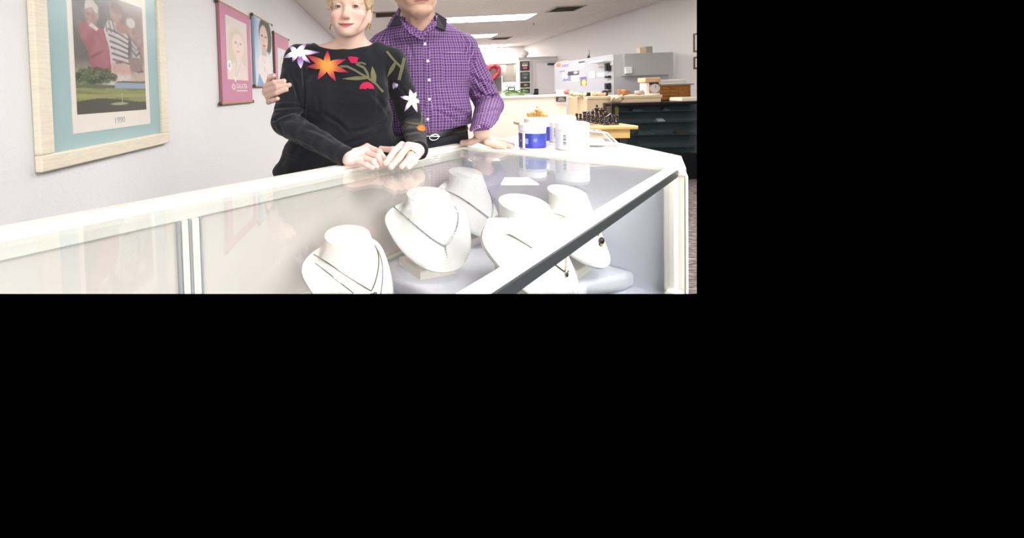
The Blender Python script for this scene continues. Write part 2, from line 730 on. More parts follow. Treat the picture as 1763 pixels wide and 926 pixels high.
vent(3.33, 7.82, 'square ceiling air vent at right of the bright light panels')
vent(3.31, 12.0, 'small far ceiling air vent above the rear office')
p = onz(668, 24, ZC)
vent(p[0], p[1], 'ceiling air vent seen between the heads of the couple')
p = onz(919, 39, ZC)
t = empty('sprinkler_head', (p[0], p[1], ZC))
MB().lathe([(0.03, -0.004), (0.03, 0.0)], 16).build('rosette', M_white, t)
MB().lathe([(0.008, -0.05), (0.018, -0.045), (0.008, -0.04), (0.008, -0.004)], 10).build('nozzle', M_dark, t)
tag(t, 'small sprinkler head on the ceiling past the bright panels', 'sprinkler')

# ---- rear wall: window onto a back room, upper white band
WY = YB
a, bq = at(812, 110, WY - 0.02), at(889, 161, WY - 0.02)
x0, x1, z1, z0 = a[0] - 1.2, bq[0], a[2] - 0.03, bq[2]
wn = struct(empty('window_1', ((x0 + x1) / 2, WY, z0)))
cx = (x0 + x1) / 2


def rel(o, lo, hi, bevel=0.0):
    L = o.location
    return (np.array(lo) - np.array(L), np.array(hi) - np.array(L), bevel)


fr = MB()
for lo, hi in (((x0 - 0.09, WY - 0.05, z0), (x0, WY - 0.001, z1 + 0.09)), ((x1, WY - 0.05, z0), (x1 + 0.09, WY - 0.001, z1 + 0.09)),
               ((x0, WY - 0.05, z1), (x1, WY - 0.001, z1 + 0.09)), ((x0, WY - 0.05, z0 - 0.06), (x1, WY - 0.001, z0)),
               (((x1 - 1.45), WY - 0.045, z0), ((x1 - 1.38), WY - 0.001, z1)), (((x1 - 0.5), WY - 0.03, z0), ((x1 - 0.46), WY - 0.001, z1 - 0.42))):
    fr.box(*rel(wn, lo, hi))
fr.build('window_frame', M_white, wn)


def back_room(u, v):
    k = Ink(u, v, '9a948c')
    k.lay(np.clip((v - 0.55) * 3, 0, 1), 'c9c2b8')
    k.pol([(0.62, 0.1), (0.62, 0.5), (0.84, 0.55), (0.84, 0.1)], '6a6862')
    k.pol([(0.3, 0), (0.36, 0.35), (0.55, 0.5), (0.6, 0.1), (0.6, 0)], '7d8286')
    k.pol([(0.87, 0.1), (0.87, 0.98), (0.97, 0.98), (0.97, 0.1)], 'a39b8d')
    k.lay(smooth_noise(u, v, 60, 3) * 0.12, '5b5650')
    return k.c


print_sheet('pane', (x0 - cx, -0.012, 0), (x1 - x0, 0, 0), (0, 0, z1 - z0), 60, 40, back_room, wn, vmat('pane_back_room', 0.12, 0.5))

# rear office partition with a door (right of the window)
OY = 11.9
a = at(893, 101, OY)
b2 = at(893, 165, OY)
oz = at(940, 100, OY)[2]
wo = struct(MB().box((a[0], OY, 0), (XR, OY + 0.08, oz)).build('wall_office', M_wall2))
trm = struct(MB().box((a[0] - 0.01, OY - 0.03, oz), (XR, OY + 0.1, oz + 0.045)).build('trim_1', mat('trim_grey', 'c3bdb9', 0.6)))
dl, dr = at(921, 109, OY), at(957, 109, OY)
dz = dl[2]
dr0 = struct(empty('door_1', ((dl[0] + dr[0]) / 2, OY, 0)))
hw = (dr[0] - dl[0]) / 2
MB().box((-hw, -0.03, 0.01), (hw, -0.001, dz), 0.004).build('door_leaf', mat('door_paint', 'e3dfe0', 0.45), dr0)
f = MB().box((-hw - 0.07, -0.04, 0), (-hw, -0.001, dz + 0.07)).box((hw, -0.04, 0), (hw + 0.03, -0.001, dz + 0.07)).box((-hw, -0.04, dz), (hw, -0.001, dz + 0.07))
f.build('door_frame', mat('door_trim', 'cfc9c8', 0.5), dr0)
MB().box((hw * 0.15, -0.09, dz - 0.07), (hw * 0.95, -0.03, dz - 0.015), 0.005).build('door_closer', M_dark, dr0)
p = at(925.5, 157, OY - 0.1)
t = empty('card_terminal', (p[0], OY - 0.001, p[2] - 0.06))
MB().box((-0.07, -0.06, -0.05), (0.04, 0, 0.13), 0.008).build('body', M_black, t)
MB().box((-0.05, -0.064, 0.03), (0.02, -0.058, 0.10)).build('screen', M_dark, t)
MB().box((-0.09, -0.05, -0.12), (-0.06, 0, 0.02), 0.005).build('cradle', M_black, t)
tag(t, 'black wall telephone beside the white office door', 'telephone')

# rack of photographs beside the door
ra, rb = at(895.5, 105, OY - 0.05), at(912.5, 165, OY - 0.05)
t = empty('photo_rack', ((ra[0] + rb[0]) / 2, OY, ra[2] - 1.15))
rw, rz = (rb[0] - ra[0]) / 2, 1.15
MB().box((-rw - 0.03, -0.03, 0), (rw + 0.03, -0.002, rz + 0.02)).build('backboard', M_white, t)


def photo(kind):
    def f(u, v):
        k = Ink(u, v, ['3a2c2c', '4e524e', '332c28', '2e2e2a'][kind])
        if kind == 0:
            k.pol([(0.1, 0.45), (0.1, 0.72), (0.85, 0.72), (0.85, 0.45)], 'd9d4cc')
            k.pol([(0.05, 0.0), (0.05, 0.4), (0.95, 0.4), (0.95, 0.0)], '6d1f2c')
            k.ell(0.5, 0.25, 0.32, 0.14, 'c77f8d')
            k.pol([(0.08, 0.8), (0.08, 0.9), (0.9, 0.9), (0.9, 0.8)], 'b9b2aa')
        elif kind == 1:
            k.lay(np.clip(1.2 - v * 1.4, 0, 1), '3f4d4c')
            k.ell(0.5, 0.4, 0.25, 0.1, '9aa4a8')
            k.ell(0.5, 0.8, 0.4, 0.12, '77756a')
        elif kind == 2:
            k.ell(0.5, 0.5, 0.42, 0.35, '8b8160')
            k.ell(0.5, 0.55, 0.08, 0.25, 'd8cf9a')
            k.ell(0.2, 0.5, 0.1, 0.3, '7b2f2a')
        else:
            k.ell(0.35, 0.6, 0.2, 0.3, 'c9c6c0')
            k.ell(0.7, 0.4, 0.22, 0.35, '8f9a80')
        k.lay((smooth_noise(u, v, 40, kind) > 0.5) * 0.25, 'cfc8bd')
        return k.c
    return f


for k_, (y0, y1) in enumerate(((105.5, 121.5), (124, 140.5), (142.5, 150.5), (152.5, 160.5))):
    zt, zb = at(904, y0, OY - 0.05)[2] - t.location.z, at(904, y1, OY - 0.05)[2] - t.location.z
    fo = MB().box((-rw, -0.06, zb), (rw, -0.03, zt), 0.004).build('frame', M_dark, t)
    print_sheet('photograph', (-rw + 0.025, -0.0615, zb + 0.02), (2 * rw - 0.05, 0, 0), (0, 0, zt - zb - 0.04), 18, 18, photo(k_), fo, M_vcol)
tag(t, 'tall narrow rack of four dark photographs beside the office door', 'photo rack')
p = at(904, 97.5, OY)
t = empty('round_vase', (p[0], OY + 0.03, oz + 0.045))
t.scale = (0.72,) * 3
zz = 0.0
MB().lathe([(0.0, 0), (0.07, 0), (0.09, 0.015), (0.06, 0.03), (0.12, 0.08), (0.15, 0.14), (0.125, 0.21), (0.06, 0.25), (0.05, 0.262), (0.0, 0.262)], 24).build('body', mat('vase_glaze', 'd8d2cb', 0.3), t, smooth=True)
MB().lathe([(0.05, 0.262), (0.062, 0.27), (0.055, 0.278), (0.0, 0.278)], 24).build('rim', M_white, t, smooth=True)
tag(t, 'round white vase on top of the office partition', 'vase')

# red heart wreath hanging in the rear window
hc = at(841, 126, WY - 0.12)
pts = []
for i in range(64):
    a = 2 * math.pi * i / 64
    pts.append((hc[0] + 0.36 * math.sin(a) ** 3, WY - 0.12, hc[2] + 0.0 + 0.021 * (13 * math.cos(a) - 5 * math.cos(2 * a) - 2 * math.cos(3 * a) - math.cos(4 * a))))
he = empty('heart_wreath', (hc[0], WY - 0.12, hc[2] - 0.42))
ring = MB().tube([np.array(q) - np.array(he.location) for q in pts], 0.075, 8, True)
for q in pts:
    for _ in range(6):
        v = RNG.normal(size=3)
        v /= np.linalg.norm(v)
        ring.ball(np.array(q) - np.array(he.location) + v * 0.06, RNG.uniform(0.025, 0.045), 1)
ring.build('wreath', mat('red_tinsel', '8a1c28', 0.6, bump=0.4, bscale=40), he)
MB().tube([(0, 0, 0.7), (0, 0.06, 1.0)], 0.006, 6).build('ribbon', M_white, he)
tag(he, 'red heart shaped wreath hanging in the rear window', 'wreath')

# white notice board standing in front of the rear window
a, bq = at(866, 142, 9.0), at(891, 166, 9.0)
t = empty('notice_board', ((a[0] + bq[0]) / 2, 9.0, 0))
hw = (bq[0] - a[0]) / 2
MB().box((-hw, -0.02, 0), (hw, 0.02, a[2]), 0.004).build('board', mat('notice_white', 'efedea', 0.5), t)
fa, fb = at(874.5, 150, 8.97), at(886.5, 157, 8.97)
MB().box((fa[0] - t.location.x, -0.035, fb[2]), (fb[0] - t.location.x, -0.021, fa[2])).build('framed_notice', M_dark, t)
MB().box((fa[0] - t.location.x + 0.02, -0.038, fb[2] + 0.025), (fb[0] - t.location.x - 0.02, -0.034, fa[2] - 0.02)).build('card', mat('pale_card', 'dfe0df', 0.6), t)
mk = MB()
for dx in (-hw * 0.5, 0, hw * 0.5):
    mk.box((dx - hw * 0.2, -0.0225, a[2] - 0.09), (dx + hw * 0.15, -0.0195, a[2] - 0.075))
mk.build('printed_line', mat('grey_ink', '8d8a88', 0.6), t)
tag(t, 'white notice board with small dark framed card before the rear window', 'notice board')

# ---- grey and white cubicle against the right wall
CY0, CX0, CX1, CZ = 7.2, 3.83, 4.70, 1.725
t = empty('office_cubicle', ((CX0 + CX1) / 2, CY0 + 1, 0))
L = np.array(t.location)
M_cub = mat('cubicle_white', 'b9b8bf', 0.5)
M_cubg = mat('cubicle_grey', 'b4b2b2', 0.5)
MB().box(np.array((CX0, CY0 + 0.03, 0)) - L, np.array((CX0 + 0.04, 9.6, CZ + 0.01)) - L, 0.004).build('side_panel', M_cub, t)
MB().box(np.array((CX0, CY0, 0)) - L, np.array((CX1, CY0 + 0.03, 1.355)) - L, 0.003).build('lower_panel', mat('cubicle_lilac', 'b9b8bd', 0.5), t)
MB().box(np.array((CX0 + 0.12, CY0 - 0.10, 1.36)) - L, np.array((CX1 + 0.01, CY0 + 0.03, CZ)) - L, 0.005).build('upper_cabinet', M_cubg, t)
MB().box(np.array((CX0, CY0, 1.355)) - L, np.array((CX0 + 0.12, CY0 + 0.03, CZ)) - L, 0.003).build('corner_post', mat('cubicle_post', 'bdbbbb', 0.5), t)
MB().box(np.array((CX0 + 0.04, 9.57, 0)) - L, np.array((XR - 0.002, 9.6, CZ)) - L).build('rear_panel', M_cub, t)
sw = at(1081, 121, CY0 - 0.105)
s_ = MB().box(sw - L - np.array((0.055, 0.03, 0.055)), sw - L + np.array((0.055, 0.004, 0.055)), 0.008).build('switch_plate', M_white, t)
tag(t, 'grey and white office cubicle standing against the right wall', 'cubicle')

# things pinned to the cubicle's white side
def side_rect(x0, y0, x1, y1):
    a, b_ = onx(x0, y0, CX0), onx(x1, y1, CX0)
    return b_[1], a[1], b_[2], a[2]          # near y, far y, low z, high z


def pinned(name, rect, paint, label, cat, nu=16, nv=12, th=0.004):
    ya, yb, za, zb = rect
    t = empty(name, (CX0, (ya + yb) / 2, za))
    MB().box((-th, (ya - yb) / 2, 0), (-0.0005, (yb - ya) / 2, zb - za)).build('sheet', mat('paper_white', 'd8d8dc', 0.6), t)
    print_sheet('print', (-th - 0.001, (yb - ya) / 2, 0), (0, ya - yb, 0), (0, 0, zb - za), nu, nv, paint, t, M_vcol)
    tag(t, label, cat)


def pm(f):
    def g_(u, v):
        k = Ink(u, v, 'cfced4')
        f(k)
        return k.c
    return g_


pinned('bumper_sticker', side_rect(957.5, 107.5, 979, 114), pm(lambda k: (k.pol([(0, 0.1), (0.05, 0.8), (0.4, 0.8), (0.4, 0.1)], 'd08a6a'), k.pol([(0.48, 0), (0.48, 0.5), (1, 0.5), (1, 0)], '9b93c8'), k.pol([(0.45, 0.6), (0.5, 0.9), (0.9, 0.9), (0.9, 0.6)], 'e8b48c'))), 'orange and lilac sticker high on the cubicle side', 'sticker')
pinned('memo_slip', side_rect(964, 121.5, 975, 123.2), pm(lambda k: k.pol([(0, 0), (0, 1), (1, 1), (1, 0)], '8f8b88')), 'thin grey strip pinned under the orange sticker', 'paper strip', 4, 3)
pinned('price_poster', side_rect(968, 124, 998, 140), pm(lambda k: (k.pol([(0, 0.1), (0.25, 0.75), (0.5, 0.75), (0.55, 0.1)], '8f88b4'), k.pol([(0.35, 0.6), (0.35, 1), (1, 1), (1, 0.6)], '3b3a42'), k.ell(0.8, 0.82, 0.13, 0.13, 'b9bac2'), k.ell(0.25, 0.5, 0.13, 0.2, 'd3d0ea'), k.pol([(0.55, 0.05), (0.55, 0.35), (0.95, 0.45), (0.95, 0.1)], 'dddbe6'))), 'lilac and black poster collage in the middle of the cubicle side', 'poster', 24, 18)
pinned('wall_calendar', side_rect(996.5, 105.5, 1007.5, 116.5), pm(lambda k: (k.pol([(0, 0.72), (0, 1), (1, 1), (1, 0.72)], '54525c'), k.pol([(0, 0), (0, 0.6), (1, 0.6), (1, 0)], 'f4f3f2'))), 'small white calendar with a dark header on the cubicle side', 'calendar')
pinned('photo_print', side_rect(999.5, 132, 1011, 147), pm(lambda k: (k.pol([(0, 0), (0, 1), (1, 1), (1, 0)], '8d7f74'), k.pol([(0, 0.7), (0, 1), (0.85, 1), (0.85, 0.7)], '6d6bb8'), k.ell(0.55, 0.32, 0.32, 0.35, 'e3c86c'))), 'blue topped photo with a yellow figure on the cubicle side', 'photo')
pinned('memo_sheet', side_rect(1014, 122.5, 1025, 134.5), pm(lambda k: (k.pol([(0, 0.2), (0, 0.7), (1, 0.7), (1, 0.2)], 'd3dee2'))), 'pale blue memo sheet left of the black key holders', 'memo')
pinned('memo_sheet', side_rect(1029, 125, 1041, 132), pm(lambda k: (k.pol([(0, 0.3), (0, 0.6), (1, 0.6), (1, 0.3)], 'dbe4e2'))), 'small white memo beside the black key holders', 'memo')
for yy0, yy1, nm in ((109, 122, 'upper'), (130.5, 134, 'middle'), (143, 153.5, 'lower'), (155.5, 158, 'lowest')):
    ya, yb, za, zb = side_rect(1045.5, yy0, 1052.5, yy1)
    o = MB().box((CX0 - 0.05, ya, za), (CX0, yb, zb), 0.006).box((CX0 - 0.07, ya + 0.02, za + 0.01), (CX0 - 0.045, yb - 0.05, zb - 0.02), 0.003).build('key_holder', M_black)
    tag(o, '%s black wall holder in the column at the cubicle corner' % nm, 'wall holder')
ya, yb, za, zb = side_rect(1030, 106.5, 1055, 109.5)
o = MB().box((CX0 - 0.16, ya, zb - 0.025), (CX0 - 0.001, yb, zb), 0.003).box((CX0 - 0.02, ya, zb - 0.09), (CX0 - 0.001, yb, zb - 0.02)).build('wall_shelf', M_white)
tag(o, 'small white ledge fixed above the black wall holders', 'shelf')
# boxes and a figurine on top of the cubicle
for x0, x1, yy, c, nm in ((1097, 1108, 82, 'd8c3a3', 'tan'), (1108, 1119, 80.5, 'a8a096', 'grey brown')):
    a, b_ = at(x0, 92, CY0), at(x1, yy, CY0)
    o = MB().box((a[0], CY0 - 0.07, CZ), (b_[0] - 0.002, CY0 + 0.02, b_[2]), 0.003).box((a[0] + 0.01, CY0 - 0.072, b_[2] - 0.03), (b_[0] - 0.012, CY0 - 0.069, b_[2] - 0.012)).build('carton', mat('carton_' + nm.replace(' ', '_'), c, 0.7))
    tag(o, '%s carton standing on top of the grey cubicle' % nm, 'box')
p = onx(1013.5, 98, CX0 + 0.02)
t = empty('figurine', (p[0], p[1], CZ + 0.01))
MB().lathe([(0.0, 0), (0.03, 0), (0.022, 0.03), (0.012, 0.05), (0.0, 0.06)], 12).build('base', M_dark, t, smooth=True)
MB().lathe([(0.0, 0.05), (0.018, 0.06), (0.026, 0.09), (0.012, 0.12), (0.02, 0.14), (0.0, 0.16)], 12).build('figure', mat('figure_pale', 'cdbcb6', 0.5), t, smooth=True)
tag(t, 'small figurine on the top edge of the cubicle side', 'figurine')
# frames on the right wall, at the picture's right edge
for (xa, ya_), (xb, yb_), lab, inner in (((1194.5, 58), (1212, 88), 'dark framed picture highest on the right wall', 'e3ddd0'), ((1195, 98), (1212, 118), 'pale framed certificate below the dark picture', 'e9e5df')):
    a, b_ = onx(xa, ya_, XR - 0.01), onx(xb, yb_, XR - 0.01)
    t = empty('wall_frame', (XR - 0.002, (a[1] + b_[1]) / 2, b_[2]))
    hy, hz = abs(a[1] - b_[1]) / 2, a[2] - b_[2]
    f = MB()
    for lo, hi in (((-0.02, -hy, 0), (0, hy, 0.025)), ((-0.02, -hy, hz - 0.025), (0, hy, hz)), ((-0.02, -hy, 0.025), (0, -hy + 0.025, hz - 0.025)), ((-0.02, hy - 0.025, 0.025), (0, hy, hz - 0.025))):
        f.box(lo, hi)
    f.build('frame', mat('frame_brown', '5a473c', 0.5) if 'dark' in lab else mat('frame_pale', 'cfcac4', 0.5), t)
    MB().box((-0.008, -hy + 0.025, 0.025), (-0.001, hy - 0.025, hz - 0.025)).build('print', mat('print_' + inner, inner, 0.6), t)
    tag(t, lab, 'picture')

# ================================================================== mid ground: counters, black case, chess
M_tan = mat('tan_laminate', 'dcc3a0', 0.5)
M_creamwall = mat('cream_partition', 'efe4d6', 0.6)
PY_ = 6.2
a, b_, c_ = at(855, 165, PY_), at(975, 165, PY_), at(1138, 163, 5.62)
o = empty('sales_counter', ((a[0] + b_[0]) / 2, PY_ + 0.2, 0))
L = np.array(o.location)
MB().box(np.array((a[0] - 1.2, PY_, 0)) - L, np.array((b_[0], PY_ + 0.4, a[2] - 0.04)) - L, 0.004).build('body', M_creamwall, o)
MB().box(np.array((a[0] - 1.22, PY_ - 0.015, a[2] - 0.04)) - L, np.array((b_[0] + 0.01, PY_ + 0.41, a[2] - 0.01)) - L, 0.006).build('top', M_creamtop, o)
tag(o, 'cream sales counter with a small dark sign, behind the chess table', 'counter')
CTZ = a[2] - 0.01
b_ = at(977, 163.5, 6.17)
o = empty('side_counter', ((b_[0] + c_[0]) / 2, 5.8, 0))
L = np.array(o.location)
TZ = c_[2]
MB().box(np.array((b_[0] + 0.012, 5.62, 0)) - L, np.array((c_[0], 6.17, TZ - 0.04)) - L, 0.004).build('body', M_tan, o)
MB().box(np.array((b_[0] + 0.012, 5.605, TZ - 0.04)) - L, np.array((c_[0] + 0.01, 6.175, TZ)) - L, 0.006).build('top', M_tan, o)
tag(o, 'tan side counter cluttered with shells, behind the black display case', 'counter')
# sign hung on the counter edge
a, b_ = at(957.5, 166.5, PY_ - 0.02), at(974.5, 174.5, PY_ - 0.02)
t = empty('counter_sign', ((a[0] + b_[0]) / 2, PY_ - 0.016, b_[2]))
hw, hz = (b_[0] - a[0]) / 2, a[2] - b_[2]
MB().box((-hw, -0.01, 0), (hw, -0.001, hz), 0.002).build('plate', M_dark, t)
mk = MB()
for k in range(3):
    mk.box((-hw * (0.7 - 0.1 * k), -0.0115, hz * (0.22 + 0.22 * k)), (hw * (0.75 - 0.15 * k), -0.0095, hz * (0.32 + 0.22 * k)))
mk.build('printed_line', mat('sign_ink', 'c9c6c2', 0.6), t)
tag(t, 'small dark sign with pale lines on the cream counter edge', 'sign')
a = at(966, 162, PY_ + 0.02)
t = empty('card_holder', (a[0], PY_ + 0.06, CTZ))
MB().box((-0.06, -0.03, 0), (0.06, 0.03, 0.012), 0.003).build('foot', M_white, t)
MB().box((-0.055, -0.004, 0.01), (0.055, 0.004, 0.075), 0.002, rot=Matrix.Rotation(-0.2, 3, 'X')).build('card', mat('card_grey', 'd0cbc8', 0.5), t)
tag(t, 'small grey card in a white holder above the dark sign', 'card holder')

# leafy plant on the counter
M_leaf = mat('leaf_green', '6f9a45', 0.5, noise=0.3, nscale=20)
leafm = MB()
leafm.poly([(0, 0, 0), (0.025, 0.03, 0.006), (0.03, 0.07, 0.004), (0, 0.12, -0.012), (-0.03, 0.07, 0.004), (-0.025, 0.03, 0.006)])
bmesh.ops.solidify(leafm.bm, geom=leafm.bm.faces[:], thickness=0.002)
pl = empty('trailing_plant', tuple(at(887, 162, PY_ + 0.2)[:2]) + (CTZ,))
lf0 = None
for k in range(60):
    if lf0 is None:
        lf = leafm.build('leaf', M_leaf, pl)
        lf0 = lf
    else:
        lf = bpy.data.objects.new('leaf', lf0.data)
        COL.objects.link(lf)
        lf.parent = pl
    lf.location = (RNG.uniform(-0.17, 0.15), RNG.uniform(-0.06, 0.06), RNG.uniform(0.02, 0.10))
    lf.rotation_euler = (RNG.uniform(-0.5, 0.6), RNG.uniform(-0.5, 0.5), RNG.uniform(0, 6.28))
    lf.scale = (0.62,) * 3
MB().lathe([(0, 0), (0.13, 0), (0.16, 0.04), (0.15, 0.04), (0.12, 0.012), (0, 0.012)], 20, sy=0.5).build('planter', mat('planter_green', '8a9a78', 0.6), pl)
tag(pl, 'low green leafy plant on the cream counter', 'plant')


# curios on the counters: shells, driftwood, dried flowers
def blob_thing(name, px, py, Y, z, size, col, label, cat, parts=7, flat=0.55, seed=0):
    r = np.random.RandomState(seed)
    p = at(px, py, Y)
    t = empty(name, (p[0], Y, z))
    bodym = MB()
    bodym.ball((0, 0, size * flat), size, 2, (1.2, 0.8, flat))
    for k in range(parts):
        a_ = r.uniform(0, 6.28)
        rr = size * r.uniform(0.35, 0.6)
        bodym.ball((size * 0.9 * math.cos(a_), size * 0.5 * math.sin(a_), rr * 0.9 + r.uniform(0, size * flat)), rr, 1, (1, 0.8, 0.8))
    bodym.build('body', mat(name + '_' + col, col, 0.6, noise=0.25, nscale=25), t, smooth=True)
    fold = MB()
    for k in range(4):
        a_ = r.uniform(0, 6.28)
        fold.tube([(0, 0, size * flat), (size * math.cos(a_), -size * 0.6, size * flat * 1.2), (size * 1.3 * math.cos(a_), -size * 0.5, size * 0.6)], [size * 0.2, size * 0.14, size * 0.05], 6)
    fold.build('ridge', mat(name + '_ridge_' + col, '%02x%02x%02x' % tuple(int(int(col[i:i + 2], 16) * 0.72) for i in (0, 2, 4)), 0.6), t, smooth=True)
    tag(t, label, cat)


blob_thing('silk_flower', 974, 158, PY_ + 0.1, CTZ, 0.05, 'd98a86', 'pink silk flower on the counter above the dark sign', 'flower', 10, 0.9, 1)
blob_thing('driftwood', 961, 160, PY_ + 0.16, CTZ, 0.04, '8a5f4c', 'brown driftwood piece beside the pink silk flower', 'driftwood', 6, 0.7, 2)
blob_thing('seashell', 990, 162, 5.85, TZ, 0.06, 'ecdcae', 'pale yellow shell cluster at the left of the tan counter', 'shell', 8, 0.5, 3)
blob_thing('seashell', 1002, 163, 5.76, TZ, 0.045, 'dfd3a6', 'low cream shell left of the black wedge', 'shell', 6, 0.5, 4)
blob_thing('seashell', 1026, 163, 5.80, TZ, 0.055, 'e2b69a', 'pinkish conch shell right of the black wedge', 'shell', 8, 0.55, 5)
blob_thing('seashell', 1036, 163, 5.72, TZ, 0.045, 'd8a98a', 'small peach shell next to the pinkish conch', 'shell', 6, 0.5, 6)
blob_thing('wood_slice', 1074, 162, 5.80, TZ, 0.06, 'a86f48', 'reddish wooden carving on the tan counter', 'carving', 5, 0.7, 7)
blob_thing('stone_lump', 1100, 161, 5.80, TZ, 0.045, 'b3a59a', 'grey rough stone left of the round dial', 'stone', 7, 0.7, 8)
blob_thing('dried_flowers', 1062, 172, 5.48, 0.981, 0.06, 'cdb998', 'dried beige bouquet at the black case corner', 'dried flowers', 9, 0.9, 9)
p = at(1010, 161, 5.85)
o = MB().prism([(-0.06, 0), (0.05, 0), (0.07, 0.05), (-0.01, 0.06)], 0, 0.05, 0.003).build('card_stand', M_black, loc=(p[0], 5.85, TZ))
tag(o, 'black wedge shaped stand among the shells', 'stand')
p = at(1041, 160, 5.85)
o = MB().box((-0.03, -0.03, 0), (0.03, 0.03, 0.06), 0.005).box((-0.02, -0.02, 0.06), (0.02, 0.02, 0.075), 0.004).build('small_box', M_black, loc=(p[0], 5.85, TZ))
tag(o, 'small black box beside the peach shell', 'box')

# dial scale with wooden top, chest of drawers, papers
a, b_ = at(1107, 163, 5.75), at(1137, 131, 5.75)
t = empty('dial_scale', ((a[0] + b_[0]) / 2 + 0.008, 5.82, TZ))
t.scale = (0.85,) * 3
hw = (b_[0] - a[0]) / 2
MB().box((-hw * 1.0, -0.09, 0), (hw, 0.09, 0.02), 0.006).build('foot', M_white, t)
MB().box((-hw * 0.85, -0.08, 0.02), (-hw * 0.35, 0.08, 0.19), 0.01).build('pillar', mat('scale_cream', 'eee3d2', 0.5), t)
d_ = MB().lathe([(0, 0), (hw * 0.62, 0), (hw * 0.66, 0.012), (hw * 0.62, 0.024), (0, 0.024)], 28, M=Matrix.Translation((hw * 0.4, -0.06, 0.10)) @ Matrix.Rotation(math.radians(90), 4, 'X')).build('dial', mat('dial_face', 'd6cbc8', 0.3), t, smooth=True)
MB().box((hw * 0.4 - 0.002, -0.087, 0.10), (hw * 0.4 + 0.002, -0.0845, 0.15)).build('pointer', M_black, d_)
MB().box((-hw * 0.3, -0.06, 0.155), (hw, 0.07, 0.195), 0.006).build('bracket', M_dark, t)
MB().box((-hw * 1.05, -0.10, 0.195), (hw * 1.05, 0.10, 0.27), 0.012).build('wood_block', mat('light_wood', 'd9ae82', 0.5, noise=0.2, nscale=8, stretch=(1, 1, 6)), t)
tag(t, 'dial scale with a light wooden block on top, left of the drawers', 'scale')
a, b_ = at(1138, 174, 5.75), at(1191, 146, 5.75)
t = empty('drawer_chest', ((a[0] + b_[0]) / 2, 5.9, 0.985))
hw, hz = (b_[0] - a[0]) / 2, b_[2] - 0.985
M_oak = mat('oak_brown', '96602e', 0.4, noise=0.22, nscale=10, stretch=(1, 1, 7))
MB().box((-hw, -0.13, 0), (hw, 0.16, hz), 0.004).build('carcass', M_oak, t)
for k in range(4):
    z0, z1 = 0.012 + k * (hz - 0.02) / 4, (k + 1) * (hz - 0.02) / 4
    dw = MB().box((-hw + 0.015, -0.145, z0), (hw * 0.18, -0.129, z1), 0.004).build('drawer', M_oak, t)
    MB().ball((-hw * 0.4, -0.152, (z0 + z1) / 2), 0.008, 1).build('knob', mat('brass_dark', '6d5430', 0.4, metal=0.8), dw)
MB().box((hw * 0.22, -0.143, 0.015), (hw - 0.012, -0.129, hz - 0.01), 0.004).build('door', M_oak, t)
MB().box((-hw - 0.01, -0.15, hz), (hw + 0.03, 0.17, hz + 0.018), 0.004).build('top', mat('chest_top', '8f8683', 0.5), t)
tag(t, 'brown wooden chest of small drawers behind the black case', 'drawer chest')
z = 0.985 + hz + 0.019
a, b_ = at(1137, 140, 5.8), at(1184, 132, 5.8)
o = MB()
for k in range(4):
    o.box((a[0] + 0.004 * k, 5.8 + 0.01 * (k % 2), z + k * 0.016), (b_[0] - 0.006 * (k % 3), 5.98, z + k * 0.016 + 0.014), 0.002)
o = o.build('paper_stack', mat('paper_cream', 'e2dacf', 0.7))
tag(o, 'stack of cream papers lying on the wooden drawer chest', 'papers')

# ---- black framed glass display case
BX0, BX1, BY, BZ = 2.845, 4.6, 5.4, 0.98
t = empty('black_display_case', ((BX0 + BX1) / 2, BY + 0.25, 0))
L = np.array(t.location)


def bx(lo, hi, name, m_, bevel=0.0, par=t):
    return MB().box(np.array(lo) - L, np.array(hi) - L, bevel).build(name, m_, par)


M_bf = mat('black_frame', '231f20', 0.35)
M_bcase = mat('case_lining', '686e71', 0.75)
bx((BX0, BY, BZ - 0.035), (BX1, BY + 0.03, BZ), 'top_rail', M_bf, 0.003)
bx((BX0, BY, 0), (BX0 + 0.035, BY + 0.035, BZ - 0.035), 'post', M_bf, 0.003)
bx((BX0, BY + 0.165, 0), (BX0 + 0.035, BY + 0.2, BZ - 0.035), 'post', M_bf, 0.003)
bx((BX0 + 0.035, BY, 0), (BX1, BY + 0.03, 0.30), 'plinth', mat('black_plinth', '1c1c1f', 0.3))
bx((BX0 + 0.035, BY, 0.30), (BX1, BY + 0.032, 0.325), 'lower_rail', M_bf)
bx((BX0, BY + 0.03, BZ - 0.02), (BX1, BY + 0.2, BZ), 'top_board', M_bf)
bx((at(1139.5, 163, 5.62)[0] + 0.02, BY + 0.2, BZ - 0.02), (BX1, BY + 0.72, BZ), 'rear_ledge', M_bf)
bx((BX0 + 0.03, BY + 0.185, 0), (BX1, BY + 0.2, BZ - 0.02), 'back_panel', M_bcase)
bx((BX0 + 0.006, BY + 0.035, 0.3), (BX0 + 0.016, BY + 0.165, BZ - 0.035), 'side_glass', glass_mat('dark_case_glass', (0.82, 0.86, 0.86), 0.12, 0.88))
bx((BX0 + 0.035, BY + 0.006, 0.325), (BX1, BY + 0.012, BZ - 0.035), 'front_glass', glass_mat('dark_case_glass'))
bx((BX0 + 0.06, BY + 0.03, 0.31), (BX0 + 0.10, BY + 0.06, BZ - 0.03), 'inner_post', mat('brass_post', 'b79b6a', 0.5))
M_shelf = mat('smoked_shelf', '70787a', 0.2, spec=0.6)
for z in (0.40, 0.56, 0.72, 0.86):
    bx((BX0 + 0.10, BY + 0.05, z), (BX1, BY + 0.18, z + 0.008), 'shelf', M_shelf)
bx((BX0 + 0.036, BY + 0.02, 0.05), (BX1, BY + 0.18, 0.30), 'base_box', M_bcase)
tag(t, 'black framed glass display case with dim shelves at the right', 'display case')
k = 0
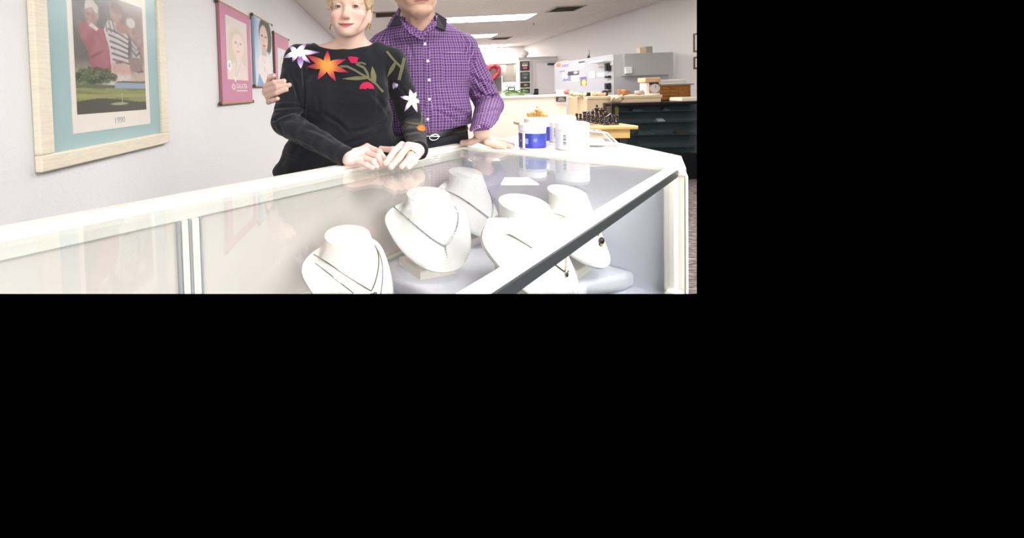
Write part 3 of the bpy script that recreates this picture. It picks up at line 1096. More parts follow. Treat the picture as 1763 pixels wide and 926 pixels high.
for px, py, wd, col, lab in ((1136, 206, 0.09, 'e9e6e2', 'white price card on a middle shelf of the black case'),
                             (1145, 184, 0.05, '8f948f', 'grey ring stand on the top shelf of the black case'),
                             (1095, 183, 0.12, '7b8180', 'low grey tray on the top shelf of the black case'),
                             (1172, 226, 0.14, '75625c', 'brown jewelry box on the second shelf of the black case'),
                             (1110, 221, 0.2, '6c7272', 'long grey tray on the second shelf of the black case'),
                             (1090, 238, 0.16, '5d6364', 'dark tray on the lowest shelf of the black case')):
    p = at(px, py, BY + 0.12)
    zs = max([z for z in (0.40, 0.56, 0.72, 0.86) if z < p[2] + 0.03] or [0.40]) + 0.008
    t2 = empty('shelf_display', (p[0], BY + 0.11, zs))
    MB().box((-wd / 2, -0.03, 0), (wd / 2, 0.05, 0.012), 0.003).build('base', mat('tray_' + col, col, 0.6), t2)
    MB().box((-wd / 2 + 0.006, -0.01, 0.012), (wd / 2 - 0.006, 0.04, 0.035), 0.004, rot=Matrix.Rotation(0.25, 3, 'X')).build('insert', mat('tray_' + col, col, 0.6), t2)
    tag(t2, lab, 'display')
p = at(1182, 174, 5.5)
o = MB().box((p[0] - 0.09, 5.45, 0.981), (p[0] + 0.35, 5.68, 1.025), 0.008).box((p[0] - 0.08, 5.46, 1.025), (p[0] + 0.34, 5.67, 1.03), 0.002).build('flat_box', mat('flat_box_cream', 'e6d9c4', 0.6))
tag(o, 'flat cream box lying on the black display case', 'box')

# ---- chess table and pieces
M_maple = mat('maple_wood', 'd9b06c', 0.35, noise=0.12, nscale=6, stretch=(1, 8, 1), coat=0.3)
M_walnut = mat('walnut_square', '8a5a30', 0.35, coat=0.3)
TX, TX2, TY, TY2, TZc = 0.90, 1.435, 2.445, 2.98, 0.98
ccx, ccy = (TX + TX2) / 2, (TY + TY2) / 2
ct = empty('chess_table', (ccx, ccy, 0))
h_ = (TX2 - TX) / 2
MB().box((-h_, -h_, TZc - 0.022), (h_, h_, TZc), 0.006).build('top', M_maple, ct)
ap = MB()
for lo, hi in (((-h_ + 0.03, -h_ + 0.03), (h_ - 0.03, -h_ + 0.05)), ((-h_ + 0.03, h_ - 0.05), (h_ - 0.03, h_ - 0.03)), ((-h_ + 0.03, -h_ + 0.05), (-h_ + 0.05, h_ - 0.05)), ((h_ - 0.05, -h_ + 0.05), (h_ - 0.03, h_ - 0.05))):
    ap.box((lo[0], lo[1], TZc - 0.075), (hi[0], hi[1], TZc - 0.022), 0.002)
ap.build('apron', M_maple, ct)
for sx in (-1, 1):
    for sy in (-1, 1):
        MB().box((sx * (h_ - 0.06) - 0.022, sy * (h_ - 0.06) - 0.022, 0), (sx * (h_ - 0.06) + 0.022, sy * (h_ - 0.06) + 0.022, TZc - 0.06), 0.004).build('leg', M_bf, ct)
MB().box((-h_ + 0.05, -h_ + 0.05, TZc - 0.19), (h_ - 0.05, h_ - 0.05, TZc - 0.076), 0.003).build('cabinet', M_bf, ct)
sq = 0.053
sq_me = None
for i in range(8):
    for j in range(8):
        if (i + j) % 2:
            continue
        if sq_me is None:
            o = MB().box((-sq / 2, -sq / 2, 0), (sq / 2, sq / 2, 0.0012)).build('square', M_walnut, ct)
            sq_me = o.data
        else:
            o = bpy.data.objects.new('square', sq_me)
            COL.objects.link(o)
            o.parent = ct
        o.location = ((i - 3.5) * sq, (j - 3.5) * sq, TZc)
tag(ct, 'maple chess table with a dark cabinet under its top', 'chess table')
PROF = {
    'pawn': [(0, 0), (0.016, 0), (0.017, 0.006), (0.011, 0.012), (0.007, 0.026), (0.011, 0.029), (0.007, 0.032), (0.0105, 0.041), (0.006, 0.050), (0, 0.052)],
    'rook': [(0, 0), (0.019, 0), (0.020, 0.007), (0.013, 0.014), (0.010, 0.038), (0.014, 0.043), (0.0145, 0.056), (0.010, 0.056), (0.010, 0.050), (0, 0.050)],
    'bishop': [(0, 0), (0.019, 0), (0.020, 0.007), (0.012, 0.014), (0.008, 0.042), (0.013, 0.046), (0.008, 0.050), (0.012, 0.062), (0.006, 0.074), (0.003, 0.076), (0.004, 0.081), (0, 0.083)],
    'queen': [(0, 0), (0.021, 0), (0.022, 0.008), (0.013, 0.017), (0.009, 0.055), (0.015, 0.060), (0.009, 0.064), (0.017, 0.085), (0.012, 0.086), (0.005, 0.090), (0.006, 0.096), (0, 0.098)],
    'king': [(0, 0), (0.022, 0), (0.023, 0.008), (0.014, 0.018), (0.010, 0.060), (0.016, 0.065), (0.010, 0.070), (0.0175, 0.092), (0.010, 0.097), (0, 0.099)],
    'knight': [(0, 0), (0.019, 0), (0.020, 0.007), (0.013, 0.014), (0.011, 0.022), (0, 0.024)],
}
M_pd = mat('ebony_piece', '241a1c', 0.25, coat=0.4)
M_plt = mat('boxwood_piece', 'e0b877', 0.35, coat=0.3)
pm_cache = {}


def piece(kind, light):
    key = (kind, light)
    if key in pm_cache:
        return pm_cache[key]
    b_ = MB().lathe(PROF[kind], 18)
    if kind == 'king':
        b_.box((-0.003, -0.0022, 0.097), (0.003, 0.0022, 0.115)).box((-0.008, -0.0022, 0.104), (0.008, 0.0022, 0.109))
    if kind == 'rook':
        for k in range(4):
            a_ = math.pi / 4 + k * math.pi / 2
            b_.box((0.012 * math.cos(a_) - 0.003, 0.012 * math.sin(a_) - 0.003, 0.055), (0.012 * math.cos(a_) + 0.003, 0.012 * math.sin(a_) + 0.003, 0.060))
    if kind == 'knight':
        pr = [(-0.012, 0.02), (0.012, 0.02), (0.013, 0.038), (0.006, 0.060), (0.001, 0.067), (-0.004, 0.061), (-0.018, 0.048), (-0.017, 0.042), (-0.006, 0.044), (-0.010, 0.034)]
        vs = [[b_.bm.verts.new((x, y, z)) for x, z in pr] for y in (-0.007, 0.007)]
        b_.bm.faces.new(vs[0])
        b_.bm.faces.new(vs[1][::-1])
        for i in range(len(pr)):
            j = (i + 1) % len(pr)
            b_.bm.faces.new((vs[0][j], vs[0][i], vs[1][i], vs[1][j]))
    bmesh.ops.recalc_face_normals(b_.bm, faces=b_.bm.faces[:])
    me = bpy.data.meshes.new('chess_' + kind)
    b_.bm.to_mesh(me)
    b_.bm.free()
    me.materials.append(M_plt if light else M_pd)
    me.polygons.foreach_set('use_smooth', np.ones(len(me.polygons), bool))
    me.set_sharp_from_angle(angle=math.radians(40))
    pm_cache[key] = me
    return me


order = ['rook', 'knight', 'bishop', 'queen', 'king', 'bishop', 'knight', 'rook']
for light in (False, True):
    for i in range(8):
        for back in (True, False):
            kind = order[i] if back else 'pawn'
            colr = 'blonde wooden' if light else 'dark wooden'
            o = bpy.data.objects.new('chess_' + kind, piece(kind, light))
            COL.objects.link(o)
            r = (0.5 if back else 1.5)
            x = (-4 + r) * sq if light else (4 - r) * sq
            o.location = (ccx + x, ccy + (i - 3.5) * sq, TZc + 0.0013)
            o.rotation_euler = (0, 0, (math.pi if light else 0) + RNG.uniform(-0.3, 0.3))
            o.scale = (0.97,) * 3
            if kind == 'pawn':
                lab = '%s chess pawn, %s of its row from the near table edge' % (colr, ('first', 'second', 'third', 'fourth', 'fifth', 'sixth', 'seventh', 'eighth')[i])
            elif kind in ('king', 'queen'):
                lab = '%s chess %s standing in the middle of its back rank' % (colr, kind)
            else:
                lab = '%s chess %s at the %s end of its back rank' % (colr, kind, 'near' if i < 4 else 'far')
            tag(o, lab, 'chess piece', '%s chess pieces' % colr)

# ================================================================== left wall: framed print and three hanging posters
PXW = XL + 0.004
M_frame = mat('limed_wood', 'e9dfcb', 0.5, noise=0.07, nscale=12, stretch=(1, 1, 14), bump=0.15, bscale=60)
M_teal = mat('teal_mat_board', 'a9c4c6', 0.8, spec=0.15)
M_matw = mat('ivory_mat_board', 'efe7de', 0.8, spec=0.15)
PY0, PY1, PZ0, PZ1 = 1.415, 2.33, 0.945, 1.93
fp = empty('framed_print', (PXW, (PY0 + PY1) / 2, PZ0))
hw, hh, fwid = (PY1 - PY0) / 2, PZ1 - PZ0, 0.066
for y0, y1, z0, z1 in ((-hw, hw, 0, fwid), (-hw, hw, hh - fwid, hh), (-hw, -hw + fwid, fwid, hh - fwid), (hw - fwid, hw, fwid, hh - fwid)):
    MB().box((0, y0, z0), (0.032, y1, z1), 0.006).build('moulding', M_frame, fp)
MB().box((0.001, -hw + 0.05, 0.05), (0.010, hw - 0.05, hh - 0.05)).build('outer_mat', M_teal, fp)
my0, my1, mz0 = 1.600 - (PY0 + PY1) / 2, 2.165 - (PY0 + PY1) / 2, 1.075 - PZ0
MB().box((0.010, my0, mz0), (0.0125, my1, 1.80 - PZ0)).build('inner_mat', M_matw, fp)


def golf(u, v):
    k = Ink(u, v, '625f5e')
    k.lay(np.clip((u - 0.35) * 1.6, 0, 1), 'b39a90')
    k.lay(np.clip((v - 0.88) * 7, 0, 1) * 0.75, 'c9c8ca')
    k.lay(np.clip((0.45 - v) * 5, 0, 1) * np.clip((v - 0.2) * 9, 0, 1), 'd8c0ac')
    # right golfer
    k.ell(0.84, 0.66, 0.17, 0.22, 'a08c86', 0.5)
    k.pol([(0.76, 0.36), (0.70, 0.55), (0.76, 0.70), (0.90, 0.62), (0.97, 0.52), (0.96, 0.36)], '8f7a78', 0.8)
    k.pol([(0.80, 0.50), (0.78, 0.66), (0.88, 0.60), (0.93, 0.50)], 'bcb9b8')
    k.ell(0.80, 0.76, 0.055, 0.075, 'b8928a', 0.4)
    k.ell(0.79, 0.82, 0.075, 0.045, 'e2dfde', 0.4)
    k.ell(0.74, 0.60, 0.05, 0.10, '5a5860', 0.6, 0.8)
    k.lineseg([(0.80, 0.56), (0.86, 0.52), (0.92, 0.55)], 0.012, '55505a', 0.7)
    k.lineseg([(0.79, 0.62), (0.86, 0.57), (0.93, 0.60)], 0.010, '77707a', 0.7)
    k.ell(0.93, 0.66, 0.04, 0.03, 'b58f84', 0.5)
    k.ell(0.83, 0.745, 0.02, 0.03, '8c6a64', 0.6, 0.7)
    # middle golfer, striped shirt
    k.pol([(0.36, 0.68), (0.44, 0.80), (0.62, 0.78), (0.74, 0.68), (0.72, 0.50), (0.76, 0.30), (0.46, 0.30), (0.44, 0.50)], 'd9d0cf')
    for q in range(6):
        k.lineseg([(0.44 + 0.01 * q, 0.72 - q * 0.052), (0.58, 0.70 - q * 0.05), (0.73, 0.66 - q * 0.045)], 0.009, '514a52', 0.8)
    for q in range(3):
        k.lineseg([(0.40 + 0.05 * q, 0.80), (0.42 + 0.06 * q, 0.70)], 0.012, '6a636a', 0.7)
    k.ell(0.56, 0.87, 0.085, 0.085, 'b99084', 0.4)
    k.ell(0.57, 0.92, 0.10, 0.05, '8a7468', 0.5)
    k.ell(0.64, 0.75, 0.10, 0.05, 'ad8478', 0.5)
    k.ell(0.60, 0.38, 0.16, 0.07, 'c98f80', 0.6, 0.6)
    # left golfer, red jumper
    k.pol([(0.10, 0.70), (0.20, 0.76), (0.38, 0.70), (0.44, 0.55), (0.46, 0.34), (0.22, 0.30), (0.16, 0.50), (0.08, 0.62)], 'a35863')
    k.ell(0.15, 0.66, 0.09, 0.07, 'a85d68', 0.5)
    k.ell(0.33, 0.50, 0.10, 0.12, 'b0727c', 0.7, 0.7)
    k.lineseg([(0.20, 0.46), (0.36, 0.52)], 0.012, '8e3b49', 0.6)
    k.ell(0.22, 0.80, 0.075, 0.095, 'b28a80', 0.35)
    k.pol([(0.14, 0.84), (0.16, 0.91), (0.24, 0.93), (0.32, 0.88), (0.30, 0.80), (0.24, 0.87)], 'd3ccc6')
    k.ell(0.18, 0.805, 0.035, 0.012, '7c5c56', 0.6, 0.7)
    k.ell(0.165, 0.765, 0.025, 0.008, '8c5f58', 0.6, 0.7)
    k.ell(0.25, 0.78, 0.035, 0.06, '8f6c64', 0.7, 0.6)
    k.ell(0.30, 0.80, 0.02, 0.03, 'b28a80', 0.5)
    k.pol([(0.19, 0.71), (0.22, 0.74), (0.31, 0.70), (0.28, 0.68)], 'e4dedb')
    k.ell(0.56, 0.27, 0.22, 0.06, 'e6dcd4', 0.8, 0.8)
    # landscape
    k.lay((v < 0.235), '8f9a6a')
    k.pol([(0.5, 0.205), (0.5, 0.255), (1, 0.262), (1, 0.205)], '93abc6')
    k.pol([(0.5, 0.255), (0.55, 0.272), (1, 0.278), (1, 0.255)], '6d6f5e')
    k.lay((v < 0.205), '8c9358')
    k.lay((smooth_noise(u * 0.6, v * 5, 30, 5) > 0.2) * (v < 0.205) * 0.6, '6a7148')
    k.lay((v < 0.10 + 0.02 * np.sin(u * 5)), '4a4640')
    k.lay(((v > 0.125) & (v < 0.155)) * 0.7, 'a8a465')
    r = np.random.RandomState(2)
    for q in range(46):
        cu = r.uniform(0.0, 0.5)
        cv = 0.30 + r.uniform(-0.05, 0.09) * (1 - cu)
        k.ell(cu, cv, r.uniform(0.03, 0.065), r.uniform(0.018, 0.038), ['3f4a38', '4d5a40', '5f6c4a', '37402f'][q % 4], 0.5, 0.85)
    for q in range(60):
        cu = r.uniform(0.0, 0.5)
        k.ell(cu, 0.30 + r.uniform(-0.06, 0.09) * (1 - cu), 0.012, 0.007, ['6d7a52', '2f3829', '7d8760'][q % 3], 0.6, 0.8)
    k.lay(((v > 0.205) & (v < 0.235) & (u < 0.5)) * 0.7, '4c5140')
    k.ell(0.56, 0.07, 0.13, 0.013, 'a5a878', 0.4)
    k.lineseg([(0.60, 0.07), (0.60, 0.16)], 0.004, 'd8d4c6')
    # pencilled signatures
    for s0, s1 in ((0.53, 0.43), (0.87, 0.36)):
        pts = [(s0 + 0.012 * q, s1 + 0.012 * math.sin(q * 2.1) + 0.002 * q) for q in range(10)]
        k.lineseg(pts, 0.005, '4a4044', 0.8)
    # muted grey with glare haze painted in towards the top, then mottle
    k.lay(0.16 + 0.10 * np.clip(v * 1.4 - 0.4, 0, 1), 'a8a09c')
    k.lay(np.clip(smooth_noise(u, v, 90, 9), 0, 1) * 0.10 * (v > 0.3), '6e6260')
    k.lay(np.clip(smooth_noise(u, v, 60, 12), 0, 1) * 0.12 * (v > 0.3), 'd8cfc8')
    return k.c


gy0, gy1, gz0, gz1 = 1.626 - (PY0 + PY1) / 2, 2.131 - (PY0 + PY1) / 2, 1.157 - PZ0, 1.722 - PZ0
print_sheet('golf_print', (0.0135, gy0, gz0), (0, gy1 - gy0, 0), (0, 0, gz1 - gz0), 170, 220, golf, fp, vmat('art_paper', 0.6, 0.2))
text('1990', 0.042, frame_matrix((0.0135, 0.03, (gz0 + mz0) / 2 - 0.003), (0, 1, 0), (0, 0, 1)), mat('pencil_grey', 'b3b8ba', 0.7), fp)
MB().box((0.018, -hw + 0.06, 0.06), (0.020, hw - 0.06, hh - 0.06)).build('glass', glass_mat('picture_glass', (0.99, 0.99, 0.99), 0.02, 0.35, 0.22), fp)
tag(fp, 'limed wood frame with teal mat round a golf print, on the left wall', 'framed print')

M_rod = mat('rod_wood', 'b48f5e', 0.5)
M_finial = mat('finial_dark', '4a3a36', 0.4)


def face_soft(k, cx, cy, s, skin, hair, hairw=1.35, lips='b06a6c', eye='5b4a48', a=1.0):
    k.ell(cx, cy + 0.10 * s, 0.42 * s * hairw, 0.36 * s, hair, 0.25, a)
    k.ell(cx, cy, 0.34 * s, 0.30 * s, skin, 0.2, a)
    k.ell(cx - 0.13 * s, cy + 0.05 * s, 0.06 * s, 0.018 * s, eye, 0.6, a * 0.8)
    k.ell(cx + 0.13 * s, cy + 0.05 * s, 0.06 * s, 0.018 * s, eye, 0.6, a * 0.8)
    k.ell(cx - 0.13 * s, cy + 0.095 * s, 0.09 * s, 0.010 * s, eye, 0.8, a * 0.6)
    k.ell(cx + 0.13 * s, cy + 0.095 * s, 0.09 * s, 0.010 * s, eye, 0.8, a * 0.6)
    k.lineseg([(cx + 0.01 * s, cy + 0.05 * s), (cx - 0.03 * s, cy - 0.06 * s), (cx + 0.02 * s, cy - 0.07 * s)], 0.010 * s, 'c49a8c', a * 0.5)
    k.ell(cx, cy - 0.14 * s, 0.10 * s, 0.022 * s, lips, 0.5, a)


def poster_a(u, v):
    k = Ink(u, v, 'c987a4')
    k.lay(np.clip((u - 0.6) * 1.2, 0, 0.5) + 0.0 * v, 'd07f9e')
    k.pol([(0.16, 0.235), (0.16, 0.905), (0.86, 0.905), (0.86, 0.235)], 'ded6cf')
    inside = ((u > 0.16) & (u < 0.86) & (v > 0.235) & (v < 0.905))
    c0 = k.c.copy()
    k.ell(0.50, 0.60, 0.30, 0.20, 'd8cbb4', 0.3)
    k.ell(0.34, 0.50, 0.12, 0.16, 'd9cdb6', 0.4)
    k.ell(0.70, 0.48, 0.12, 0.20, 'dccfb8', 0.4)
    k.ell(0.54, 0.62, 0.20, 0.13, 'ecd6cd', 0.2)
    k.pol([(0.45, 0.53), (0.44, 0.44), (0.20, 0.38), (0.18, 0.24), (0.84, 0.24), (0.82, 0.38), (0.62, 0.45), (0.61, 0.53)], 'e9d7cf')
    k.ell(0.45, 0.645, 0.035, 0.010, '8f8078', 0.6)
    k.ell(0.62, 0.645, 0.035, 0.010, '8f8078', 0.6)
    k.ell(0.53, 0.555, 0.055, 0.010, 'd3a09c', 0.5)
    k.lineseg([(0.54, 0.64), (0.51, 0.60), (0.54, 0.595)], 0.006, 'd2b3a8', 0.7)
    k.lineseg([(0.46, 0.45), (0.42, 0.33), (0.40, 0.25)], 0.006, 'c9b7a8', 0.8)
    k.lineseg([(0.62, 0.45), (0.5, 0.33), (0.41, 0.25)], 0.006, 'c9b7a8', 0.8)
    k.ell(0.23, 0.385, 0.07, 0.055, 'f2f0ee', 0.2)
    k.ell(0.23, 0.385, 0.03, 0.025, '9fc4cf', 0.5)
    k.c = np.where(inside[..., None], k.c, c0)
    k.ell(0.405, 0.245, 0.028, 0.028, 'f2e9e6', 0.4)
    # ring shaped emblem
    for cu, cv in ((0.325, 0.165), (0.355, 0.158)):
        d = np.hypot((u - cu) / 0.055, (v - cv) / 0.030)
        k.lay(np.clip(1 - np.abs(d - 0.8) / 0.22, 0, 1), 'f3dfe6')
    return k.c


def poster_b(u, v):
    k = Ink(u, v, 'cfe0e8')
    k.lay(np.clip((0.3 - u) * 4, 0, 1) * np.clip((v - 0.3) * 2, 0, 1), '93b4de')
    k.lay(np.clip((u - 0.7) * 3, 0, 1), 'd3e6e4')
    k.ell(0.60, 0.80, 0.36, 0.26, '4a4442', 0.15)
    k.ell(0.78, 0.72, 0.18, 0.20, '504a46', 0.3)
    k.ell(0.50, 0.72, 0.24, 0.21, 'e3c2b4', 0.15)
    k.pol([(0.38, 0.58), (0.36, 0.46), (0.62, 0.46), (0.66, 0.58)], 'd9b3a4')
    k.pol([(0.12, 0.0), (0.16, 0.40), (0.36, 0.48), (0.50, 0.42), (0.64, 0.48), (0.84, 0.42), (0.92, 0.0)], 'eee3e0')
    k.pol([(0.08, 0.0), (0.18, 0.18), (0.46, 0.0)], '86a6dc')
    k.pol([(0.92, 0.0), (0.84, 0.18), (0.66, 0.0)], '9db4e0')
    k.lineseg([(0.36, 0.47), (0.5, 0.34), (0.64, 0.47)], 0.008, 'c9b2ae', 0.7)
    k.ell(0.40, 0.76, 0.05, 0.014, '574a48', 0.5)
    k.ell(0.62, 0.76, 0.05, 0.014, '574a48', 0.5)
    k.lineseg([(0.51, 0.75), (0.48, 0.68), (0.52, 0.67)], 0.008, 'b98c80', 0.7)
    k.ell(0.51, 0.615, 0.075, 0.016, 'a85c60', 0.4)
    k.ell(0.50, 0.25, 0.05, 0.04, 'd5d2d4', 0.6)
    return k.c


def poster_c(u, v):
    k = Ink(u, v, 'cb8ba4')
    k.pol([(0.16, 0.1), (0.16, 0.78), (0.9, 0.78), (0.9, 0.1)], 'dde0e4')
    k.ell(0.5, 0.5, 0.22, 0.16, 'd8cbb8', 0.4)
    k.ell(0.5, 0.48, 0.15, 0.12, 'e8d3c8', 0.3)
    k.ell(0.45, 0.5, 0.03, 0.008, '8f8078', 0.6)
    k.ell(0.57, 0.5, 0.03, 0.008, '8f8078', 0.6)
    return k.c


for nm, y0, y1, z0, z1, fn, side_c, lab in (
        ('a', 3.135, 3.90, 1.145, 2.0, poster_a, 'a86f76', 'pink bordered hanging poster of a fair haired woman, nearest the framed print'),
        ('b', 3.985, 4.66, 1.30, 2.05, poster_b, '9aa6b8', 'blue and white hanging poster of a dark haired woman, without a border'),
        ('c', 4.74, 5.48, 1.20, 1.98, poster_c, '7d4f50', 'pink bordered poster half hidden behind the woman in black')):
    t = empty('hanging_poster', (PXW, (y0 + y1) / 2, z0))
    hw = (y1 - y0) / 2
    MB().box((0.004, -hw + 0.02, 0.02), (0.028, hw - 0.02, z1 - z0 - 0.02)).build('canvas', mat('canvas_side_' + nm, side_c, 0.7), t)
    print_sheet('print', (0.0285, -hw + 0.02, 0.02), (0, 2 * hw - 0.04, 0), (0, 0, z1 - z0 - 0.04), 60, 90, fn, t, M_vcol)
    for z in (0.012, z1 - z0 - 0.012):
        rod = MB().tube([(0.018, -hw, z), (0.018, hw, z)], 0.012, 10).build('rod', M_rod, t, smooth=True)
        for s_ in (-1, 1):
            MB().ball((0.018, s_ * (hw + 0.006), z), 0.018, 2).build('finial', M_finial, rod, smooth=True)
    if nm == 'a':
        text('GALATEA', 0.062, frame_matrix((0.0292, 0.085, 0.158), (0, 1, 0), (0, 0, 1)), mat('poster_ink', 'f5e8ec', 0.6), t)
        mk = MB()
        for q in range(9):
            mk.box((0.0288, -0.05 + q * 0.031, 0.112), (0.0294, -0.05 + q * 0.031 + 0.022, 0.124))
        mk.build('small_print', mat('poster_ink', 'f5e8ec', 0.6), t)
    tag(t, lab, 'poster', 'posters hanging on the left wall')

# ================================================================== the jewelry showcase
ZT = 0.97
ORG = dcw(-0.65, 1.0, 0)
case = empty('jewelry_showcase', tuple(ORG), -AD)


def cb(c0, c1, d0, d1, z0, z1, name, m_, bevel=0.0, par=None):
    return MB().box((c0 + 0.65, d0 - 1.0, z0), (c1 + 0.65, d1 - 1.0, z1), bevel).build(name, m_, par or case)


M_rail = mat('cream_rail', 'f7f3ea', 0.32, spec=0.45)
M_door = mat('sliding_door', 'e3d9d4', 0.45)
M_felt = mat('deck_cloth', 'dcdbe6', 0.85, spec=0.1, bump=0.2, bscale=240)
M_endp = mat('end_panel_grey', 'd9d9e6', 0.5)
M_glass = glass_mat('case_glass', (0.975, 0.99, 0.985), 0.035, 0.62)
M_steel = mat('steel_bar', 'c9cbcd', 0.2, metal=1.0)
DL = -0.55
cb(-1.045, -1.006, DL, 1.52, 0.925, 0.979, 'back_rail', M_rail, 0.006)
cb(-1.006, -0.984, DL, 1.50, 0.925, 0.969, 'inner_rail', M_rail, 0.003)
cb(-1.04, -1.0, DL, 1.52, 0.0, 0.925, 'back_board', M_rail)
cb(-0.9995, -0.992, DL, 0.298, 0.58, 0.924, 'sliding_door', M_door)
cb(-0.9995, -0.992, 0.356, 1.488, 0.58, 0.924, 'sliding_door', M_door)
M_mull = mat('mullion_grey', 'a9abaf', 0.35)
for d0, d1, m_ in ((0.298, 0.306, M_mull), (0.308, 0.324, M_rail), (0.325, 0.331, M_mull), (0.332, 0.350, M_rail), (0.351, 0.356, M_mull)):
    cb(-0.996, -0.978, d0, d1, 0.58, 0.925, 'mullion', m_, 0.002)
cb(-0.992, -0.972, 0.356, 1.488, 0.58, 0.637, 'door_track', M_rail, 0.003)
cb(-0.992, -0.972, DL, 0.298, 0.58, 0.60, 'door_track', M_rail, 0.003)
cb(-0.998, -0.262, DL, 1.488, 0.555, 0.58, 'deck', M_felt)
cb(-1.0, -0.262, 1.488, 1.498, 0.0, 0.965, 'end_panel', M_endp)
cb(-0.986, -0.286, DL, 1.484, 0.960, 0.966, 'top_glass', M_glass)
cb(-0.9875, -0.255, 1.484, 1.5, 0.955, 0.972, 'end_rail', M_rail, 0.003)
cb(-0.286, -0.260, DL, 1.484, 0.9655, 0.9705, 'front_trim', mat('satin_trim', 'e6e2e2', 0.35), 0.001)
cb(-0.288, -0.259, DL, 1.480, 0.944, 0.965, 'front_bar', mat('dark_bar', '46494b', 0.3, spec=0.6), 0.002)
M_strip = mat('added_case_lamp', 'fffaf2', 0.4, emis=STRIP)
cb(-0.286, -0.275, DL, 1.44, 0.936, 0.9435, 'added_light_strip', M_strip)  # hidden glowing strip, added to light the busts
cb(-0.267, -0.262, DL, 1.462, 0.612, 0.944, 'front_glass', M_glass)
cb(-0.291, -0.262, 1.462, 1.488, 0.58, 0.944, 'corner_post', M_rail, 0.004)
cb(-0.285, -0.248, DL, 1.488, 0.55, 0.612, 'front_sill', M_rail, 0.006)
tag(case, 'long glass topped jewelry showcase with cream rails in the foreground', 'showcase')

# angled cream counter filling the corner behind the case
poly = [tuple(dcw(-1.045, 1.503, 0)[:2]), (0.705, 2.165), (0.982, 1.815), (0.989, 1.455), tuple(dcw(-0.245, 1.503, 0)[:2])]
cen = np.mean(np.array(poly), 0)
cc = empty('corner_counter', (cen[0], cen[1], 0))
pl_ = [(p[0] - cen[0], p[1] - cen[1]) for p in poly]
MB().prism([(x * 0.985, y * 0.985) for x, y in pl_], 0.0, 0.945).build('body', M_cream, cc)
MB().prism(pl_, 0.945, 0.9715, 0.002).build('top', M_creamtop, cc)
e0, e1 = np.array(pl_[3]), np.array(pl_[4])
ed = (e1 - e0) / np.linalg.norm(e1 - e0)
en = np.array((-ed[1], ed[0]))
if en @ (-(e0 + e1)) > 0:
    en = -en
for s0, s1 in ((0.004, 0.07), (0.085, 0.14), (0.155, 0.21)):
    q0, q1 = e0 + ed * s0, e0 + ed * s1
    if s1 < np.linalg.norm(e1 - e0):
        MB().prism([tuple(q0), tuple(q1), tuple(q1 + en * 0.006), tuple(q0 + en * 0.006)], 0.0, 0.94).build('edge_strip', M_rail, cc)
tag(cc, 'cream topped angled counter joining the showcase, with jars on it', 'counter')

# cloth covered platform inside the case
pp = [(-0.962, 0.906), (-0.40, 0.906), (-0.40, 1.18), (-0.44, 1.29), (-0.38, 1.42), (-0.37, 1.475), (-0.962, 1.475)]
dp = empty('display_platform', tuple(dcw(-0.65, 1.2, 0.581)), -AD)
MB().prism([(c + 0.65, d - 1.2) for c, d in pp], 0.0, 0.054, 0.014).build('cloth_cover', M_felt, dp, smooth=True)
tag(dp, 'low cloth covered platform carrying the busts in the showcase', 'platform')


# ---- necklace busts
def bust_mesh(n=72, m=14):
    tilt = math.radians(42)
    X = np.array([1.0, 0, 0])
    nrm = np.array([0, math.cos(tilt), -math.sin(tilt)])     # out of the plate's back
    lng = np.array([0, math.sin(tilt), math.cos(tilt)])      # up the plate
    mid = np.array([0, -0.020, 0.128])
    capc = np.array([0, 0.004, 0.248])
    cx_, cy_ = np.array([1.0, 0, 0]), np.array([0, 0.978, 0.21])
    V, rings = [], []
    for s_ in range(m + 1):
        ring = []
        t_ = s_ / m
        for i in range(n):
            th = 2 * math.pi * i / n
            c, sn = math.cos(th), math.sin(th)
            C_ = capc + cx_ * 0.068 * c + cy_ * 0.054 * sn
            x = 0.138 * math.copysign(abs(c) ** 0.9, c)
            l = 0.050 + (0.066 * abs(sn) ** 0.8 if sn > 0 else -0.172 * abs(sn) ** 1.0)
            if sn < 0:
                x *= 1 - 0.10 * abs(sn)
            O_ = mid + X * x + lng * l - nrm * 0.010 * (1 - (abs(c)) ** 2)
            K_ = capc + np.array([0, -0.012, -0.075]) + cx_ * 0.082 * c + cy_ * (0.070 if sn < 0 else 0.045) * sn
            ring.append(len(V))
            V.append((1 - t_) ** 2 * C_ + 2 * t_ * (1 - t_) * K_ + t_ ** 2 * O_)
        rings.append(ring)
    for off, sc_ in ((0.007, 1.0), (0.012, 0.97)):           # rolled rim, then the back
        ring = []
        for i in range(n):
            O_ = V[rings[m][i]]
            ring.append(len(V))
            V.append(mid + (O_ - mid) * sc_ + nrm * off)
        rings.append(ring)
    Q = []
    for A, B in zip(rings, rings[1:]):
        for i in range(n):
            j = (i + 1) % n
            Q.append((A[i], B[i], B[j], A[j]))
    for ring, rev in ((rings[0], False), (rings[-1], True)):  # cap and back as quads across
        h2 = n // 2
        for i in range(h2 - 1):
            a_, b_, c_, d_ = ring[i], ring[i + 1], ring[(n - i - 2) % n], ring[(n - i - 1) % n]
            q = (a_, b_, c_, d_)
            Q.append(q[::-1] if rev else q)
    return np.array(V), np.array(Q)


